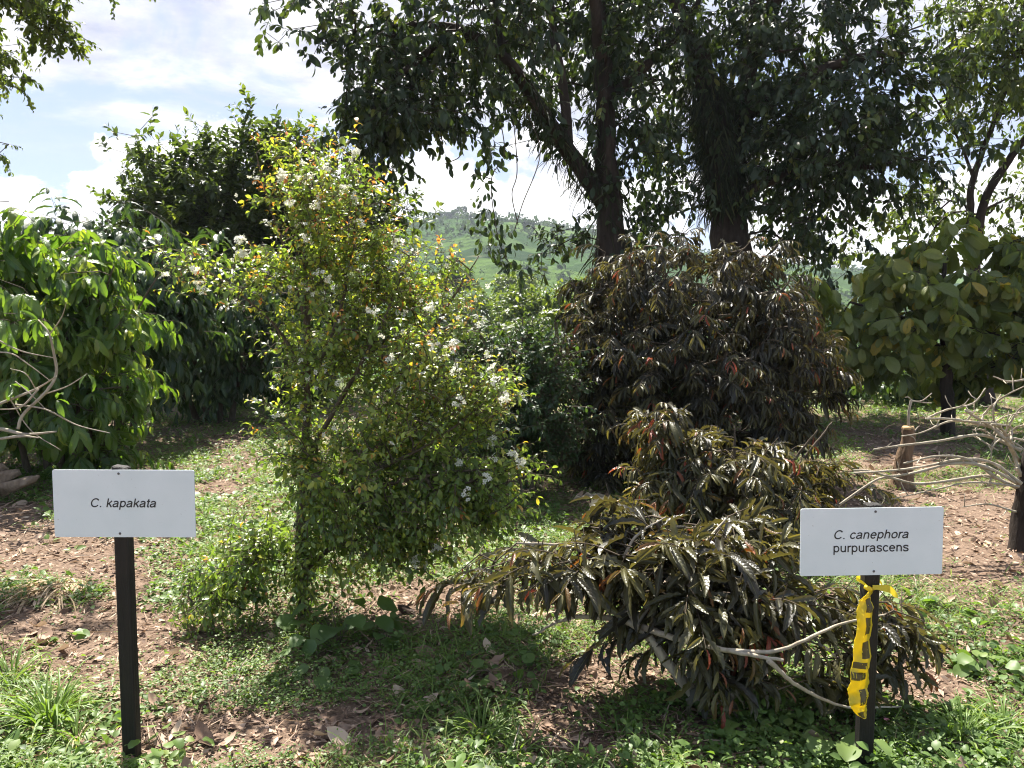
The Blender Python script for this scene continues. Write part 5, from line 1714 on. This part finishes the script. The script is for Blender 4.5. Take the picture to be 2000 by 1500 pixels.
FALLEN = [(120, 1270, "curled pale dry leaf on the mulch left of the kapakata post"), (78, 1228, "dry tan leaf lying on the left mulch near the straw heap"), (40, 1440, "brown curled leaf beside the tufts in the left corner"), (1025, 1205, "dry pinkish leaf on shaded ground under the sprawling purple bush"), (1130, 1180, "small red fallen leaf beneath the sprawling purple bush"), (1230, 1455, "tan curled leaf near the bottom edge left of the black post"),
          (1880, 1385, "brown curled strip of leaf right of the black post"), (930, 1058, "pale fallen leaf near the tip of the sprawling bush"), (410, 1255, "brown curled leaf right of the kapakata post"), (640, 1440, "dry leaf on bare soil at the bottom left of centre"), (1960, 1150, "dry leaf on the right mulch")]
for px, py, lab in FALLEN:
    q = gp(px, py) + Z * .012
    a = Acc()
    yaw = rng.random() * 6.28
    put_leaves(a, T["dryleaf"], q[None], np.array([[math.cos(yaw), math.sin(yaw), .1]]), Z[None] + rnd(1, .2), [.10], [.95 if "red" not in lab else .4])
    prop(a.build("fallen_leaf", M["litter"], origin=q), lab, "leaf", "large fallen leaves")

for px, py, lab in [(455, 1340, "forked pale twig lying on the shaded weeds right of the kapakata post"), (90, 1040, "thin pale stick on the mulch behind the kapakata sign"), (1790, 1160, "thin straw-coloured stick on the ground right of the taped post"), (1000, 1480, "thin dark stick by the bottom middle grass tuft")]:
    q = gp(px, py)
    a = Acc()
    P = q + np.array([[-.08, 0, .02], [0, .01, .03], [.07, .03, .025], [.13, .03, .02]]) + rnd(4, .004)
    tube(a, smooth_path(P, 14), [.004, .003, .002], 6, .1)
    tube(a, smooth_path(np.array([P[1], P[1] + (.02, .05, .04), P[1] + (.03, .1, .05)]), 8), [.003, .0015], 5)
    prop(a.build("fallen_twig", M["pale"], origin=q), lab, "twig", "fallen twigs")

for px, py, zz, lab in [(1762, 1388, .06, "tiny pink weed flower right of the black post, the upper of two"), (1731, 1430, .05, "tiny pink weed flower right of the black post, the lower of two"), (1562, 965, .05, "tiny pink weed flower under the low purple bush")]:
    q = gp(px, py)
    t = thing("pink_flower", q, lab, "flower", "tiny pink weed flowers")
    s, f = Acc(), Acc()
    edges_tubes(s, q[None], (q + Z * zz)[None], .001, .001, 5)
    s.build("stalk", M["weed"], t)
    a = np.arange(9) * .7
    put_leaves(f, T["petal"], np.repeat((q + Z * zz)[None], 9, 0), np.stack([np.cos(a), np.sin(a), .6 + 0 * a], 1), np.repeat(Z[None], 9, 0), .012, rng.random(9))
    f.build("petals", M["pink"], t)

# ------------------------------------------------------------------ sky, sun, haze
SUN_EL, SUN_AZ = R(58), R(-20)  # azimuth measured from +Y towards +X
sd = np.array([math.sin(SUN_AZ) * math.cos(SUN_EL), math.cos(SUN_AZ) * math.cos(SUN_EL), math.sin(SUN_EL)])
w = bpy.data.worlds.new("World")
scene.world = w
w.use_nodes = True
nt = w.node_tree
nt.nodes.clear()
sky = nd(nt, "ShaderNodeTexSky", sky_type="NISHITA", sun_disc=False, sun_elevation=SUN_EL, sun_rotation=SUN_AZ, altitude=1200.0, air_density=1.0, dust_density=1.5)
tc = nd(nt, "ShaderNodeTexCoord")
sx = nd(nt, "ShaderNodeSeparateXYZ")
nt.links.new(tc.outputs["Generated"], sx.inputs[0])
dx, dy, dz = sx.outputs
az = mth(nt, "ARCTAN2", dx, dy)
el = mth(nt, "ARCSINE", dz)


def comb(x, y, z=0.0):
    c = nd(nt, "ShaderNodeCombineXYZ")
    for i, v in enumerate((x, y, z)):
        if hasattr(v, "is_output"):
            nt.links.new(v, c.inputs[i])
        else:
            c.inputs[i].default_value = v
    return c.outputs[0]


def noise(vec, sc, det, rough=0.5, dist=0.0):
    n = nd(nt, "ShaderNodeTexNoise", i_Scale=sc, i_Detail=det, i_Roughness=rough, i_Distortion=dist)
    nt.links.new(vec, n.inputs["Vector"])
    return n.outputs[0]


def sstep(v, lo, hi):
    n = nd(nt, "ShaderNodeMapRange", interpolation_type="SMOOTHSTEP")
    nt.links.new(v, n.inputs[0])
    n.inputs[1].default_value, n.inputs[2].default_value = lo, hi
    return n.outputs[0]


# high layered cloud
zc = mth(nt, "ADD", mth(nt, "MAXIMUM", dz, 0.0), 0.12)
hv = comb(mth(nt, "DIVIDE", dx, zc), mth(nt, "MULTIPLY", mth(nt, "DIVIDE", dy, zc), 1.0), 3.7)
hn = noise(hv, 1.5, 9.0, 0.58, 0.5)
high = mth(nt, "MULTIPLY", sstep(hn, 0.37, 0.54), sstep(el, 0.15, 0.26))
# heaped cumulus towards the horizon
cv = comb(mth(nt, "MULTIPLY", az, 1.0), mth(nt, "MULTIPLY", el, 1.25), 1.3)
cn = noise(cv, 7.0, 10.0, 0.55, 0.2)
cn2 = noise(comb(mth(nt, "ADD", az, 0.010), mth(nt, "MULTIPLY_ADD", el, 1.25, 0.030), 1.3), 7.0, 10.0, 0.55, 0.2)
bias = mth(nt, "MULTIPLY_ADD", sstep(el, 0.13, 0.27), -0.30, 0.135)
cd = mth(nt, "ADD", cn, bias)
cum = sstep(cd, 0.505, 0.545)
lit = mth(nt, "MULTIPLY_ADD", mth(nt, "SUBTRACT", cn, cn2), 3.2, 0.93, True)
front = sstep(dy, 0.15, 0.85)  # sky and clouds brightened ahead, dimmed behind the camera to lower the fill
skyc = nd(nt, "ShaderNodeVectorMath", operation="SCALE")
nt.links.new(sky.outputs[0], skyc.inputs[0])
skyc.inputs["Scale"].default_value = 0.075
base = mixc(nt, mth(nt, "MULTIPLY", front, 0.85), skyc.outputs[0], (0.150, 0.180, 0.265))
hcol = ramp(nt, [(0.34, (0.185, 0.19, 0.235)), (0.48, (0.27, 0.27, 0.29)), (0.60, (0.37, 0.365, 0.37))], noise(hv, 3.0, 8.0, 0.6)).outputs[0]
cover = mth(nt, "ADD", mth(nt, "MULTIPLY_ADD", front, 0.85, 0.10), mth(nt, "MULTIPLY", sstep(dz, 0.45, 0.85), 0.55), None, True)  # unseen cloud added overhead to lift the fill light in shaded parts
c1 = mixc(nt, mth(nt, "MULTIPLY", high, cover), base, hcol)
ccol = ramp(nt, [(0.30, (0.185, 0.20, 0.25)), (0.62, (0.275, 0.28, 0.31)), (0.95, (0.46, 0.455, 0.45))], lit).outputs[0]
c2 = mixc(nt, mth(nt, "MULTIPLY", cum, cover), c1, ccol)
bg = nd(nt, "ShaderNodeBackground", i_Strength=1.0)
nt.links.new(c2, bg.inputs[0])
wo = nd(nt, "ShaderNodeOutputWorld")
nt.links.new(bg.outputs[0], wo.inputs[0])

sl = bpy.data.lights.new("sun", "SUN")
sl.energy, sl.angle, sl.color = 5.0, R(0.53), (1.0, 0.955, 0.87)
so = bpy.data.objects.new("sun", sl)
col.objects.link(so)
from mathutils import Vector
so.rotation_euler = Vector([float(-q) for q in sd]).to_track_quat("-Z", "Y").to_euler()

hz = Acc()
bevel_box(hz, (0, 500, 38), (1760, 1560, 116), 0.5)
hm, hnt = new_mat("haze_air")
pv = nd(hnt, "ShaderNodeVolumePrincipled")
pv.inputs["Color"].default_value = (0.80, 0.88, 1.0, 1)
pv.inputs["Density"].default_value = 0.00024
pv.inputs["Anisotropy"].default_value = 0.2
ho = nd(hnt, "ShaderNodeOutputMaterial")
hnt.links.new(pv.outputs[0], ho.inputs["Volume"])
prop(hz.build("haze", hm, smooth=False), "pale blue haze in the air over the valley", "haze", kind="stuff")

# ------------------------------------------------------------------ camera and film
cam = bpy.data.cameras.new("camera")
cam.sensor_width, cam.sensor_fit = 36.0, "HORIZONTAL"
cam.lens = FPX / 2000 * 36
cam.clip_end = 5000
co = bpy.data.objects.new("camera", cam)
co.location = (0, 0, EYE)
co.rotation_euler = (R(90) - PITCH, 0, 0)
col.objects.link(co)
scene.camera = co
scene.render.engine = "CYCLES"
scene.view_settings.view_transform = "Standard"
scene.view_settings.look = "None"
scene.view_settings.exposure = 1.8
scene.view_settings.gamma = 1
cy = scene.cycles
cy.max_bounces = 10
cy.diffuse_bounces = 5
cy.glossy_bounces = 2
cy.transmission_bounces = 8
cy.volume_bounces = 0
cy.use_denoising = True
cy.filter_width = 1.1
cy.sample_clamp_indirect = 10.0
